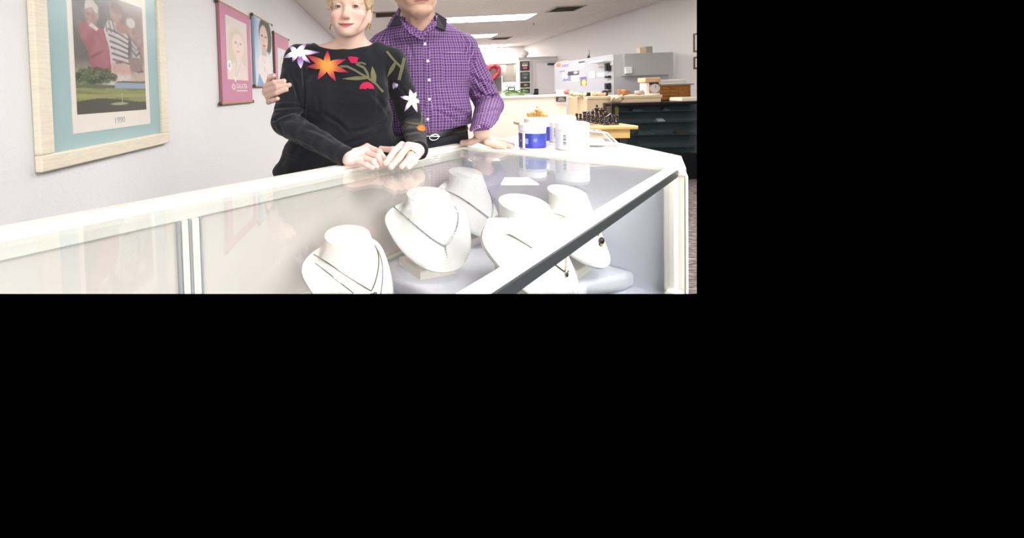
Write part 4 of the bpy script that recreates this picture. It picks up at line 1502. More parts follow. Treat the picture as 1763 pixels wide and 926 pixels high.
bV, bQ = bust_mesh()
bust_me = np_mesh('bust_form', bV, bQ)
_b = bmesh.new()
_b.from_mesh(bust_me)
bmesh.ops.recalc_face_normals(_b, faces=_b.faces[:])
_b.to_mesh(bust_me)
_b.free()
bust_bvh = BVHTree.FromPolygons([tuple(v) for v in bV], [tuple(q) for q in bQ])
M_leather = mat('white_leatherette', 'f5f3f0', 0.55, spec=0.3, bump=0.12, bscale=400)
base_mb = MB().prism([(-0.060, -0.050), (0.060, -0.050), (0.075, 0.07), (-0.075, 0.07)], 0.0, 0.028, 0.003)
base_me = bpy.data.meshes.new('bust_base')
base_mb.prism([(-0.05, 0.02), (0.05, 0.02), (0.05, 0.055), (-0.05, 0.055)], 0.028, 0.12, 0.003)
base_mb.bm.to_mesh(base_me)
M_base = mat('bust_base_cloth', 'e2ddd2', 0.7)
BUSTS = [
    # d, c, z, yaw (deg from -Y toward +X), breadth, height, label
    (0.71, -0.842, 0.581, 44, 1.02, 0.98, 'white necklace bust with a heart pendant, nearest the left'),
    (1.026, -0.81, 0.636, 22, 1.05, 1.0, 'white necklace bust with a sparkling drop necklace, second from left'),
    (1.335, -0.872, 0.636, 44, 1.06, 1.06, 'rearmost white necklace bust wearing a silver collar'),
    (1.045, -0.503, 0.636, 42, 1.10, 1.10, 'white necklace bust under the steel bar with a tiny dark pendant'),
    (1.347, -0.510, 0.636, 44, 1.0, 1.0, 'white necklace bust at right wearing a dark round stone'),
]
bust_o = []
for d, c, z, yaw, s_, hs_, lab in BUSTS:
    w_ = dcw(c, d, z)
    t = empty('necklace_bust', tuple(w_), math.radians(yaw))
    t.scale = (s_, s_, hs_)
    link('form', bust_me, M_leather, t, smooth=60)
    link('base', base_me, M_base, t)
    tag(t, lab, 'bust', 'white necklace busts in the showcase')
    bust_o.append(t)


def on_bust(x, z, off):
    hit = bust_bvh.ray_cast(Vector((x, -0.5, z)), Vector((0, 1, 0)))
    if hit[0] is None:
        return None
    return hit[0] + hit[1] * off


def vee(wid, ztop, zbot, n=40, pw=1.6):
    """path of a chain hanging over the bust, front view"""
    pts = []
    for i in range(n + 1):
        u = -1 + 2 * i / n
        x = wid * u
        z = zbot + (ztop - zbot) * abs(u) ** pw
        pts.append((x, z))
    return pts


def chain(path, r, seg=6, off=0.0016, bead=None):
    P = [on_bust(x, z, off) for x, z in path]
    P = [p for p in P if p is not None]
    b_ = MB()
    if bead:
        for i, p in enumerate(P):
            b_.ball(p, bead * (1.0 if i % 2 == 0 else 0.7), 1)
    b_.tube(P, r, seg)
    return b_


def necklace(bi, label, builder):
    b = bust_o[bi]
    t = empty('necklace', tuple(b.location), b.rotation_euler.z)
    t.scale = b.scale
    builder(t)
    tag(t, label, 'necklace')


M_chain = mat('fine_chain', 'a89078', 0.3, metal=1.0)
M_stone = mat('dark_stone', '3a2320', 0.1, spec=0.8)
M_crystal = mat('crystal_bead', 'c4c8cc', 0.08, metal=0.85)


def n1(t):
    chain(vee(0.088, 0.205, 0.122, 44, 1.1), 0.0015).build('chain', M_chain, t)
    chain(vee(0.098, 0.19, 0.075, 44, 1.1), 0.0014).build('outer_chain', M_chrome, t)
    p = on_bust(0.0, 0.113, 0.004)
    hp = []
    for i in range(24):
        a = 2 * math.pi * i / 24
        hp.append((p[0] + 0.0011 * 16 * math.sin(a) ** 3 * 0.55, p[1] - 0.002, p[2] - 0.002 + 0.00062 * (13 * math.cos(a) - 5 * math.cos(2 * a) - 2 * math.cos(3 * a) - math.cos(4 * a))))
    MB().tube(hp, 0.0022, 6, True).build('heart_pendant', M_chrome, t, smooth=True)


def n2(t):
    chain(vee(0.098, 0.205, 0.115, 46, 1.35), 0.0014, bead=0.0038).build('crystal_chain', M_crystal, t, smooth=True)
    p = on_bust(0, 0.088, 0.004)
    b_ = MB()
    for q in range(5):
        pq = on_bust(0, 0.111 - 0.007 * q, 0.003)
        b_.ball(pq, 0.0034 - 0.0004 * q, 1)
    b_.build('drop_pendant', M_crystal, t, smooth=True)


def n3(t):
    chain(vee(0.104, 0.205, 0.098, 46, 1.2), 0.0024).build('collar', M_chrome, t, smooth=True)
    chain([q for q in vee(0.104, 0.205, 0.1005, 90, 1.2) if abs(q[0]) < 0.045], 0.0006, bead=0.0034, off=0.003).build('crystal_row', M_crystal, t, smooth=True)


def n4(t):
    chain(vee(0.090, 0.20, 0.112, 44, 1.15), 0.0016).build('chain', M_chain, t)
    p = on_bust(0, 0.106, 0.005)
    MB().ball(p, 0.0045, 2, (1, 0.6, 1.4)).ball(p + Vector((0.003, -0.001, 0.007)), 0.0022, 1).build('dark_pendant', M_stone, t, smooth=True)


def n5(t):
    chain(vee(0.098, 0.205, 0.130, 44, 1.15), 0.0017).build('chain', M_gold, t)
    p = on_bust(0, 0.115, 0.006)
    MB().ball(p, 0.0105, 2, (1, 0.7, 1)).build('round_stone', M_stone, t, smooth=True)
    MB().tube([(p[0] + 0.0125 * math.cos(a), p[1] + 0.002, p[2] - 0.004 + 0.0125 * math.sin(a)) for a in np.linspace(math.pi * 1.05, math.pi * 1.95, 12)], 0.002, 6).build('setting', M_gold, t, smooth=True)


necklace(0, 'fine double chain with a silver heart pendant on the leftmost bust', n1)
necklace(1, 'sparkling crystal necklace with a short drop on the second bust', n2)
necklace(2, 'silver collar with crystal row on the rearmost bust', n3)
necklace(3, 'fine chain with a tiny dark pendant on the bust under the bar', n4)
necklace(4, 'gold chain with a dark round stone on the right bust', n5)


# ---- jars and the clear box on the corner counter
M_jar = mat('white_jar_plastic', 'f2f1f1', 0.3, spec=0.5)


def jar(px, py, wpx, hpx, kind, label):
    p = onz(px, py, 0.972)
    depth = float(CR[2] @ (p - EYE))
    r = wpx / 2 / FOC * depth
    p = p + np.array([0, r * 0.85, 0])
    h = hpx / FOC * depth
    t = empty('supplement_jar', (p[0], p[1], 0.972))
    jb = MB().lathe([(0, 0), (r * 0.92, 0), (r * 0.985, 0.004), (r * 0.985, h * 0.70), (r * 0.93, h * 0.72), (r * 0.93, h * 0.74)], 40).build('body', M_jar, t, smooth=40)
    ld = [(r * 0.93, h * 0.735), (r * 1.0, h * 0.74), (r * 1.0, h * 0.93), (r * 0.95, h * 0.975), (r * 0.80, h), (0, h)]
    MB().lathe(ld, 40).build('lid', mat('white_lid', 'f6f5f4', 0.35), t, smooth=40)
    # the label wraps the body
    nu, nv = 120, 40
    u, v = np.meshgrid(np.linspace(0, 1, nu + 1), np.linspace(0, 1, nv + 1), indexing='ij')
    view = math.atan2(EYE[1] - p[1], EYE[0] - p[0])
    ang = view - math.pi * 0.75 + u * math.pi * 1.5
    V = np.stack([r * 0.992 * np.cos(ang), r * 0.992 * np.sin(ang), h * (0.06 + 0.58 * v)], -1)
    idx = np.arange((nu + 1) * (nv + 1)).reshape(nu + 1, nv + 1)
    Q = np.stack([idx[:-1, :-1], idx[1:, :-1], idx[1:, 1:], idx[:-1, 1:]], -1).reshape(-1, 4)
    k = Ink(u, v, 'f4f2f2')
    rr = np.random.RandomState(int(px))
    if kind == 'blue':
        k.lay((u < 0.335) * 1.0, '4a3f8c')
        k.lay(((u > 0.385)) * 1.0, '36439c')
        k.lay((u > 0.385) * np.clip((0.8 - v) * 2, 0, 1) * 0.5, '4a46c0')
        k.lay((u < 0.335) * np.clip(0.5 - v, 0, 1), '3a3aa0')
        for q in range(7):
            a0 = rr.uniform(0.47, 0.50)
            k.lineseg([(a0, 0.86 - q * 0.10), (a0 + rr.uniform(0.1, 0.2), 0.86 - q * 0.10)], 0.008, 'b9b6ea', 0.8)
        k.pol([(0.39, 0.30), (0.39, 0.66), (0.44, 0.66), (0.44, 0.30)], 'b4b8e6', 0.8)
        k.ell(0.545, 0.55, 0.03, 0.12, '8e8fe0', 0.5, 0.7)
        k.ell(0.30, 0.5, 0.012, 0.06, 'c9c4ea', 0.4)
    else:
        for q in range(9):
            k.pol([(0.385, 0.20 + q * 0.075), (0.385, 0.20 + q * 0.075 + 0.02 + 0.02 * (q % 3)), (0.43, 0.20 + q * 0.075 + 0.02 + 0.02 * (q % 3)), (0.43, 0.20 + q * 0.075)], '6f7a7c')
        if kind == 'pink':
            k.pol([(0.45, 0.35), (0.45, 0.85), (0.60, 0.85), (0.60, 0.35)], 'c98a9e')
            k.pol([(0.45, 0.12), (0.45, 0.18), (0.60, 0.18), (0.60, 0.12)], 'c98a9e')
        for vv in (0.88, 0.80, 0.62, 0.50, 0.44, 0.28):
            k.lineseg([(0.48, vv), (0.66, vv)], 0.009, 'b5647c', 0.9 if vv in (0.88, 0.44) else 0.45)
        k.pol([(0.48, 0.12), (0.48, 0.9), (0.66, 0.9), (0.66, 0.12)], 'eccdd6', 0.5)
    me = np_mesh('label', V.reshape(-1, 3), Q)
    set_col(me, lin_np(k.c).reshape(-1, 3))
    link('label', me, vmat('jar_label', 0.3, 0.4), jb, smooth=True)
    tag(t, label, 'jar', 'plastic jars on the corner counter')


jar(923.5, 258, 45, 44, 'blue', 'white lidded jar with a blue label, front left of the jars')
jar(931.5, 245.5, 42, 42, 'blue', 'blue labelled jar mostly hidden behind the front blue one')
jar(975.5, 246, 46, 46, 'pink', 'white jar with a pink label, half hidden behind the large white jar')
jar(995.5, 260, 54, 49, 'plain', 'large white jar with fine red print, rightmost of the jars')

# clear folding plastic box right of the jars
p = onz(1043, 254, 0.972)
t = empty('clear_box', (p[0], p[1] + 0.05, 0.972), math.radians(-12))
M_clear = glass_mat('clear_plastic', (0.93, 0.93, 0.94), 0.08, 0.8, 0.05)
w2 = 0.062
MB().box((-w2, -0.045, 0), (w2, 0.045, 0.003)).build('base', M_clear, t)
sd = [(-w2, 0.003), (w2, 0.003), (w2 * 0.25, 0.058), (-w2, 0.066)]
for y in (-0.045, 0.043):
    q = MB()
    a_ = [q.bm.verts.new((x, y, z)) for x, z in sd]
    b_ = [q.bm.verts.new((x, y + 0.002, z)) for x, z in sd]
    q.bm.faces.new(a_)
    q.bm.faces.new(b_[::-1])
    for i in range(4):
        j = (i + 1) % 4
        q.bm.faces.new((a_[j], a_[i], b_[i], b_[j]))
    q.build('side', M_clear, t)
ed = MB()
for y in (-0.044, 0.044):
    ed.tube([(-w2, y, 0.066), (w2 * 0.25, y, 0.058), (w2 * 1.05, y, 0.004)], 0.003, 6)
ed.tube([(w2 * 0.25, -0.044, 0.058), (w2 * 0.25, 0.044, 0.058)], 0.0025, 6)
ed.build('edge_band', mat('milky_plastic', 'e6e4e6', 0.3), t, smooth=True)
q = MB()
q.box((-w2, -0.043, 0.0625), (w2 * 0.25, 0.043, 0.0645), rot=Matrix.Rotation(math.atan2(0.008, w2 * 1.25), 3, 'Y'))
q.build('cover', M_clear, t)
MB().box((-w2 * 0.9, -0.03, 0.004), (w2 * 0.2, 0.03, 0.03), 0.004).build('wrapped_contents', mat('wrapping_grey', 'cfc9c6', 0.6), t)
tag(t, 'clear plastic box with sloping side, right of the jars', 'plastic box')

# ================================================================== the couple
def rot3(yaw, pitch=0.0, roll=0.0):
    """columns: head's x (viewer right), y (back), z (up); yaw>0 turns the face toward +X"""
    cy, sy = math.cos(yaw), math.sin(yaw)
    Rz = np.array([[cy, -sy, 0], [sy, cy, 0], [0, 0, 1]])
    cp, sp = math.cos(pitch), math.sin(pitch)
    Rx = np.array([[1, 0, 0], [0, cp, -sp], [0, sp, cp]])
    cr, sr = math.cos(roll), math.sin(roll)
    Ry = np.array([[cr, 0, sr], [0, 1, 0], [-sr, 0, cr]])
    return Rz @ Rx @ Ry


class Head:
    def __init__(self, o, R, s):
        self.o, self.R, self.s = np.array(o, float), R, s

    def w(self, p):
        return self.o + self.R @ (np.array(p, float) * self.s)

    def loc(self, V):
        return (V - self.o) @ self.R / self.s

    def cone(self, F, a, b, r1, r2, k=0.01, op='u'):
        F.cone(self.w(a), self.w(b), r1 * self.s, r2 * self.s, k, op)

    def ell(self, F, c, r, k=0.01, op='u', rx=0.0, rz=0.0):
        M = np.eye(3)
        if rx:
            M = rot3(0, rx)
        if rz:
            M = rot3(rz) @ M
        F.ell(self.w(c), np.array(r) * self.s, self.R @ M, k, op)


def sculpt_head(F, H, jaw=1.0, smile=0.0, nose=1.0, wide=1.0, eyes=0.034, full=0.0, chin=0.0, lid=1.0):
    w_ = wide
    H.ell(F, (0, 0.012, 0.035), (0.076 * w_, 0.098, 0.088), 0.0)
    H.ell(F, (0, -0.020, -0.018), (0.066 * w_, 0.070, 0.080), 0.03)
    for s_ in (-1, 1):
        H.cone(F, (s_ * 0.052 * w_, 0.0, -0.052), (s_ * 0.019 * jaw, -0.060, -0.093 - chin), 0.015 + full, 0.013 + full, 0.036)
        H.ell(F, (s_ * 0.043 * w_, -0.062, -0.030), (0.024, 0.022, 0.020), 0.022)
        H.ell(F, (s_ * 0.033, -0.068, -0.060), (0.017 + full, 0.016, 0.020), 0.020)
        H.cone(F, (s_ * 0.012, -0.086, 0.020), (s_ * 0.050, -0.070, 0.022), 0.010, 0.009, 0.016)
    H.ell(F, (0, -0.074, -0.096 - chin), (0.022 * jaw, 0.019, 0.016), 0.018)
    H.ell(F, (0, -0.072, -0.072), (0.034, 0.022, 0.024), 0.018)
    # eye sockets, lids
    for s_ in (-1, 1):
        H.ell(F, (s_ * eyes, -0.105, 0.002), (0.024, 0.026, 0.0135), 0.010, 's')
        H.ell(F, (s_ * eyes, -0.0745, 0.000), (0.0165, 0.0165, 0.0160), 0.003)
        H.ell(F, (s_ * eyes, -0.094, -0.0015), (0.0150, 0.012, 0.0056 * lid), 0.0015, 's')
        H.ell(F, (s_ * eyes, -0.0745, 0.0), (0.0138, 0.0138, 0.0138), 0.0, 's')
    # nose
    H.cone(F, (0, -0.085, 0.006), (0, -0.107 * 1.0, -0.036), 0.0085 * nose, 0.0105 * nose, 0.010)
    H.ell(F, (0, -0.107, -0.041), (0.0125 * nose, 0.012, 0.0105), 0.008)
    for s_ in (-1, 1):
        H.ell(F, (s_ * 0.0135 * nose, -0.096, -0.045), (0.0085 * nose, 0.012, 0.008), 0.005)
        H.ell(F, (s_ * 0.0065 * nose, -0.105, -0.053), (0.0035, 0.006, 0.004), 0.003, 's')
    # folds beside the mouth, mouth
    for s_ in (-1, 1):
        H.cone(F, (s_ * 0.020, -0.0965, -0.046), (s_ * 0.037, -0.0905, -0.076), 0.0045, 0.0040, 0.006, 's')
    zl = -0.074
    for i in range(7):
        u = -1 + i / 3
        x, up = u * 0.026, smile * u * u
        yb = -0.0925 + 0.010 * u * u
        H.ell(F, (x, yb, zl + 0.0045 + up), (0.0075, 0.0075, 0.0040 * (1 - 0.5 * u * u)), 0.004)
        H.ell(F, (x * 0.9, yb + 0.0005, zl - 0.0055 + up), (0.0075, 0.0080, 0.0050 * (1 - 0.55 * u * u)), 0.004)
    for i in range(9):
        u = -1 + i / 4
        H.ell(F, (u * 0.027, -0.1005 + 0.012 * u * u, zl - 0.0004 + smile * u * u), (0.0055, 0.0060, 0.0013), 0.0015, 's')
    # ears
    for s_ in (-1, 1):
        H.ell(F, (s_ * 0.078 * w_, 0.012, -0.016), (0.0075, 0.019, 0.031), 0.006, rz=-s_ * 0.35)
        H.ell(F, (s_ * 0.0865 * w_, 0.004, -0.012), (0.0055, 0.010, 0.018), 0.004, 's', rz=-s_ * 0.35)


def skin_paint(V, H, base, lip, brow, blush, smile=0.0, eyes=0.034, browa=1.0):
    """skin colour: lips, brows, eye rims, rosy cheeks; shade painted between the lips"""
    P = H.loc(V)
    x, y, z = P[:, 0], P[:, 1], P[:, 2]
    C = np.ones((len(V), 3)) * hexc(base)

    def mix(m, c):
        nonlocal C
        C = C * (1 - m[:, None]) + hexc(c) * m[:, None]
    f = (y < -0.04)
    for s_ in (-1, 1):
        d = np.sqrt(((x - s_ * 0.044) / 0.026) ** 2 + ((z + 0.042) / 0.024) ** 2)
        mix(f * np.clip(1 - d, 0, 1) * 0.55, blush)
    mix(f * np.clip(1 - np.sqrt((x / 0.018) ** 2 + ((z + 0.042) / 0.014) ** 2), 0, 1) * 0.4, blush)
    u = x / 0.030
    zc = -0.0745 + smile * u * u
    hgt = np.maximum(0.0088 * (1 - u * u), 1e-4)
    m = f * (np.abs(u) < 1) * np.clip((hgt - np.abs(z - zc)) / 0.0025 + 0.3, 0, 1)
    mix(m * 0.9, lip)
    m = f * (np.abs(u) < 1.0) * np.clip(1 - np.abs(z - zc + 0.0002) / 0.0016, 0, 1)
    mix(m * 0.75, '5c2a2e')  # crease shade painted where the lips meet
    for s_ in (-1, 1):
        xe = (x - s_ * eyes) * s_
        arch = 0.0215 + 0.004 * np.cos((xe - 0.004) * 70)
        m = f * (np.abs(xe - 0.002) < 0.021) * np.clip(1.3 - np.abs(z - arch) / 0.0032, 0, 1)
        mix(m * browa, brow)
        ed = np.sqrt((xe / 0.019) ** 2 + ((z + 0.001) / 0.0105) ** 2)
        mix(f * np.clip(1.25 - ed, 0, 1) * 0.55, 'a8766a')
    return lin_np(C)


def eyeballs(H, par, eyes, iris, lid=1.0, lash='4a3a36'):
    for s_ in (-1, 1):
        c = H.w((s_ * eyes, -0.0745, 0))
        r = 0.0134 * H.s
        e = MB().ball(c, r, 3).build('eyeball', mat('eye_white', 'cfc6c2', 0.2), par, smooth=True)
        look = np.array((EYE[0], EYE[1], EYE[2])) - c
        look /= np.linalg.norm(look)
        q = Vector((0, 0, 1)).rotation_difference(Vector(look)).to_matrix().to_4x4()
        T = Matrix.Translation(Vector(c)) @ q
        pr = [(r * math.sin(a) * 1.006, r * math.cos(a) * 1.006) for a in np.linspace(0.56, 0.0, 7)]
        MB().lathe(pr, 20, M=T).build('iris', mat('iris_' + iris, iris, 0.1), e, smooth=True)
        pr = [(r * math.sin(a) * 1.012, r * math.cos(a) * 1.012) for a in np.linspace(0.22, 0.0, 5)]
        MB().lathe(pr, 16, M=T).build('pupil', mat('pupil', '0c0a0a', 0.05), e, smooth=True)
        for up, rr in ((1, 0.0011), (-1, 0.0006)):
            pts = []
            for x in np.linspace(-0.0142, 0.0142, 15):
                zz = -0.0015 + up * 0.0056 * lid * math.sqrt(max(0, 1 - (x / 0.0150) ** 2))
                yy = -0.0745 - math.sqrt(max(1e-6, 0.0158 ** 2 - x * x - zz * zz))
                pts.append(H.w((s_ * eyes + x, yy, zz)))
            MB().tube(pts, [rr * (0.5 + 0.5 * math.sin(math.pi * i / 14)) for i in range(15)], 6).build('lash_line', mat('lash_' + lash, lash, 0.7), e)


def hand_chain(F, pts, r0, r1, k=0.004):
    n = len(pts)
    for i in range(n - 1):
        a = r0 + (r1 - r0) * i / (n - 1)
        b_ = r0 + (r1 - r0) * (i + 1) / (n - 1)
        F.cone(pts[i], pts[i + 1], a, b_, k)
        F.ell(pts[i + 1], (b_ * 1.06,) * 3, None, k * 0.5)


def H3(lst):
    return [onz(x, y, z) for x, y, z in lst]


def Y3(lst):
    return [at(x, y, Y) for x, y, Y in lst]


def wave(V, amp, f, seed):
    r = np.random.RandomState(seed)
    out = np.zeros(len(V))
    for i in range(8):
        k = r.normal(size=3) * f
        out += np.sin(V @ k + r.uniform(0, 6.28))
    return amp * out / 4


def vnormals(V, Q):
    n = np.cross(V[Q[:, 2]] - V[Q[:, 0]], V[Q[:, 3]] - V[Q[:, 1]])
    N = np.zeros_like(V)
    for i in range(4):
        np.add.at(N, Q[:, i], n)
    return N / (np.linalg.norm(N, axis=1, keepdims=True) + 1e-12)


def folds(V, N, lines):
    """press creases with a raised lip into cloth, along lines drawn on its camera side"""
    v = (V - EYE) @ CR.T
    x, y = PPX + FOC * v[:, 0] / v[:, 2], PPY + FOC * v[:, 1] / v[:, 2]
    front = np.clip(-(N * (V - EYE)).sum(1) / np.linalg.norm(V - EYE, axis=1) * 2.5, 0, 1)
    D = np.zeros(len(V))
    for x0, y0, x1, y1, w_, d_ in lines:
        dx, dy = x1 - x0, y1 - y0
        L_ = math.hypot(dx, dy)
        t = ((x - x0) * dx + (y - y0) * dy) / L_ ** 2
        s_ = ((x - x0) * -dy + (y - y0) * dx) / L_
        s_ = s_ + w_ * 0.8 * np.sin(t * 3.0)
        env = np.where((t > -0.15) & (t < 1.15), np.sin(np.clip((t + 0.15) / 1.3, 0, 1) * math.pi) ** 0.7, 0)
        D += env * d_ * (-np.exp(-(s_ / w_) ** 2) + 0.75 * np.exp(-((np.abs(s_) - 2.1 * w_) / (1.1 * w_)) ** 2))
    return V + N * (D * front)[:, None]


M_skinw = vmat('skin_fair', 0.5, 0.35, sss=0.12, bump=0.05, bscale=500)
M_skinm = vmat('skin_tan', 0.5, 0.35, sss=0.12, bump=0.06, bscale=400)

# ---------------------------------------------------------------- woman in the black sweater
wm = empty('person', (float(at(585, 300, 1.62)[0]), 1.62, 0.0))
WL = np.array(wm.location)
eyeW = at(597.5, 11.5, 1.52)
RW = rot3(math.radians(-4), math.radians(-3), math.radians(3.5))
HW = Head(eyeW + RW @ np.array((0, 0.078, 0)), RW, 0.985)

SL, SR = at(513, 103, 1.62), at(676, 107, 1.66)
EL, ER = at(491, 211, 1.56), at(711, 216, 1.74)
WLh, WRh = onz(597, 271, 1.003), onz(719, 258, 1.012)
NB = at(607, 84, 1.645)
def womans_body(F, head):
    if head:
        sculpt_head(F, HW, jaw=0.95, smile=0.0065, nose=0.97, wide=0.97, lid=0.72)
    HW.cone(F, (0, 0.022, -0.06), (0, 0.025, -0.10), 0.050, 0.050, 0.02)
    F.cone(HW.w((0, 0.02, -0.08)), NB, 0.050, 0.056, 0.02)
    for sgn in (-1, 1):                                   # neck cords, collar bones
        F.cone(HW.w((sgn * 0.045, 0.0, -0.075)), NB + np.array((sgn * 0.018, -0.040, -0.014)), 0.010, 0.006, 0.014)
        F.cone(NB + np.array((sgn * 0.02, -0.044, -0.030)), NB + np.array((sgn * 0.10, -0.020, -0.020)), 0.006, 0.006, 0.014)
        F.cone(NB + np.array((0, 0.01, 0.01)), (SL if sgn < 0 else SR) + np.array((0, 0.01, 0.012)), 0.042, 0.026, 0.035)
    F.ell(at(596, 128, 1.66), (0.165, 0.085, 0.12), None, 0.04)
    F.ell(at(590, 200, 1.66), (0.15, 0.085, 0.16), None, 0.05)
    F.ell(at(580, 300, 1.65), (0.19, 0.10, 0.18), None, 0.05)
    for S_, E_, W_ in ((SL, EL, WLh), (SR, ER, WRh)):
        F.cone(S_, E_, 0.038, 0.032, 0.02)
        F.cone(E_, W_, 0.032, 0.023, 0.01)
    # her right hand (left in the picture), resting on the rail
    F.cone(WLh, onz(628, 264, 1.010), 0.023, 0.021, 0.010)
    F.cone(onz(600, 276, 0.998), onz(622, 276, 0.996), 0.018, 0.015, 0.012)
    F.cone(onz(608, 266, 1.012), onz(634, 256, 1.020), 0.017, 0.014, 0.012)
    hand_chain(F, H3([(634, 255, 1.022), (653, 262, 1.016), (665, 277, 0.990)]), 0.0120, 0.0090)
    hand_chain(F, H3([(631, 263, 1.014), (650, 270, 1.006), (658, 284, 0.984)]), 0.0118, 0.0088)
    hand_chain(F, H3([(625, 271, 1.005), (643, 278, 0.997), (649, 287, 0.981)]), 0.0110, 0.0082)
    hand_chain(F, H3([(616, 278, 0.995), (631, 284, 0.988), (641, 289, 0.980)]), 0.0100, 0.0076)
    hand_chain(F, H3([(612, 262, 1.018), (632, 252, 1.022), (647, 258, 1.010)]), 0.0120, 0.0092)
    # her left hand (right in the picture), fingers laid over the other
    F.cone(WRh, onz(703, 254, 1.028), 0.023, 0.020, 0.010)
    F.cone(onz(718, 266, 1.005), onz(708, 263, 1.016), 0.016, 0.016, 0.012)
    hand_chain(F, H3([(692, 249, 1.034), (678, 261, 1.024), (664, 281, 0.998)]), 0.0122, 0.0090)
    hand_chain(F, H3([(702, 251, 1.032), (689, 269, 1.014), (673, 288, 0.984)]), 0.0122, 0.0090)
    hand_chain(F, H3([(711, 259, 1.022), (705, 272, 1.006), (691, 287, 0.982)]), 0.0114, 0.0084)
    hand_chain(F, H3([(718, 268, 1.008), (713, 279, 0.994), (703, 288, 0.980)]), 0.0102, 0.0078)
    hand_chain(F, H3([(700, 254, 1.026), (676, 258, 1.020), (656, 256, 1.018)]), 0.0125, 0.0095)


VV, QQ, nv = [], [], 0
for lo, hi, h, hd_ in (((-0.45, 1.36, 1.235), (0.22, 1.82, 1.76), 0.0019, True), ((-0.62, 1.12, 0.62), (0.36, 1.92, 1.24), 0.0024, False)):
    F = Field(lo, hi, h)
    womans_body(F, hd_)
    V, Q = F.mesh()
    VV.append(V)
    QQ.append(Q + nv)
    nv += len(V)
V, Q = np.concatenate(VV), np.concatenate(QQ)
body = np_mesh('body', V - WL, Q)
C = skin_paint(V, HW, 'e3bfae', 'b9636a', 'b08a68', 'd8938a', 0.0065, browa=0.6)
hands = V[:, 2] < 1.15
C[hands] = lin_np(np.ones((hands.sum(), 3)) * hexc('edc9be'))
set_col(body, C)
link('body', body, M_skinw, wm, smooth=180)
HWl = Head(HW.o - WL, HW.R, HW.s)
EYE_SAVE = EYE
EYE = EYE - WL
eyeballs(HWl, wm, 0.034, '4a5450', 0.72)
EYE = EYE_SAVE

# hair: short, swept, strand ridges
Fh = Field(HW.o - 0.17, HW.o + 0.17, 0.003)
HW.ell(Fh, (0, 0.020, 0.048), (0.090, 0.106, 0.092), 0.0)
HW.ell(Fh, (0, 0.06, -0.01), (0.078, 0.070, 0.075), 0.03)
for s_ in (-1, 1):
    HW.cone(Fh, (s_ * 0.074, -0.045, 0.05), (s_ * 0.079, -0.038, 0.004), 0.016, 0.007, 0.012)
    HW.cone(Fh, (s_ * 0.078, -0.020, 0.05), (s_ * 0.080, -0.024, 0.016), 0.015, 0.006, 0.012)
HW.cone(Fh, (-0.06, -0.075, 0.075), (0.05, -0.080, 0.070), 0.022, 0.022, 0.02)
HW.ell(Fh, (0, -0.080, -0.012), (0.064, 0.075, 0.060), 0.008, 's')
HW.ell(Fh, (0, -0.03, -0.09), (0.2, 0.055, 0.065), 0.01, 's')
for s_ in (-1, 1):
    HW.ell(Fh, (s_ * 0.092, 0.010, -0.022), (0.030, 0.030, 0.046), 0.006, 's')
V, Q = Fh.mesh()
N = vnormals(V, Q)
P = HW.loc(V)
V = V + N * (0.0012 * np.sin(P[:, 0] * 620 + 5 * np.sin(P[:, 1] * 60) + 3 * np.sin(P[:, 2] * 50)) * (P[:, 2] > -0.03))[:, None]
hair = np_mesh('hair', V - WL, Q)
st = 0.5 + 0.5 * np.sin(P[:, 0] * 260 + 4 * np.sin(P[:, 2] * 70) + 3 * np.sin(P[:, 1] * 90))
set_col(hair, lin_np(hexc('a98f6e')[None] * (1 - st[:, None]) + hexc('cdb690')[None] * st[:, None]))
link('hair', hair, vmat('blonde_hair', 0.45, 0.4), wm, smooth=180)
for s_, px in ((1, 643), (-1, 571)):
    c = HW.w((s_ * 0.081, 0.006, -0.058)) - WL
    MB().tube([(c[0] + 0.004 * math.sin(a), c[1] + 0.007 * math.cos(a), c[2] + 0.009 * math.sin(a)) for a in np.linspace(0, 2 * math.pi, 20, endpoint=False)], 0.0016, 6, True) \
        .ball((c[0], c[1] - 0.002, c[2] - 0.012), 0.0032, 1).build('earring', M_gold, wm, smooth=True)
rp = (np.array(onz(711, 259, 1.022)) * 0.55 + np.array(onz(705, 272, 1.006)) * 0.45)
rd = np.array(onz(705, 272, 1.006)) - np.array(onz(711, 259, 1.022))
rq = Vector((0, 0, 1)).rotation_difference(Vector(rd)).to_matrix()
ringm = MB().tube([tuple(np.array(rq @ Vector((0.0122 * math.cos(a), 0.0122 * math.sin(a), 0))) + rp - WL) for a in np.linspace(0, 2 * math.pi, 20, endpoint=False)], 0.0016, 6, True)
ringm.ball(rp - WL + np.array((0.0, -0.009, 0.009)), 0.003, 1).build('finger_ring', M_gold, wm, smooth=True)

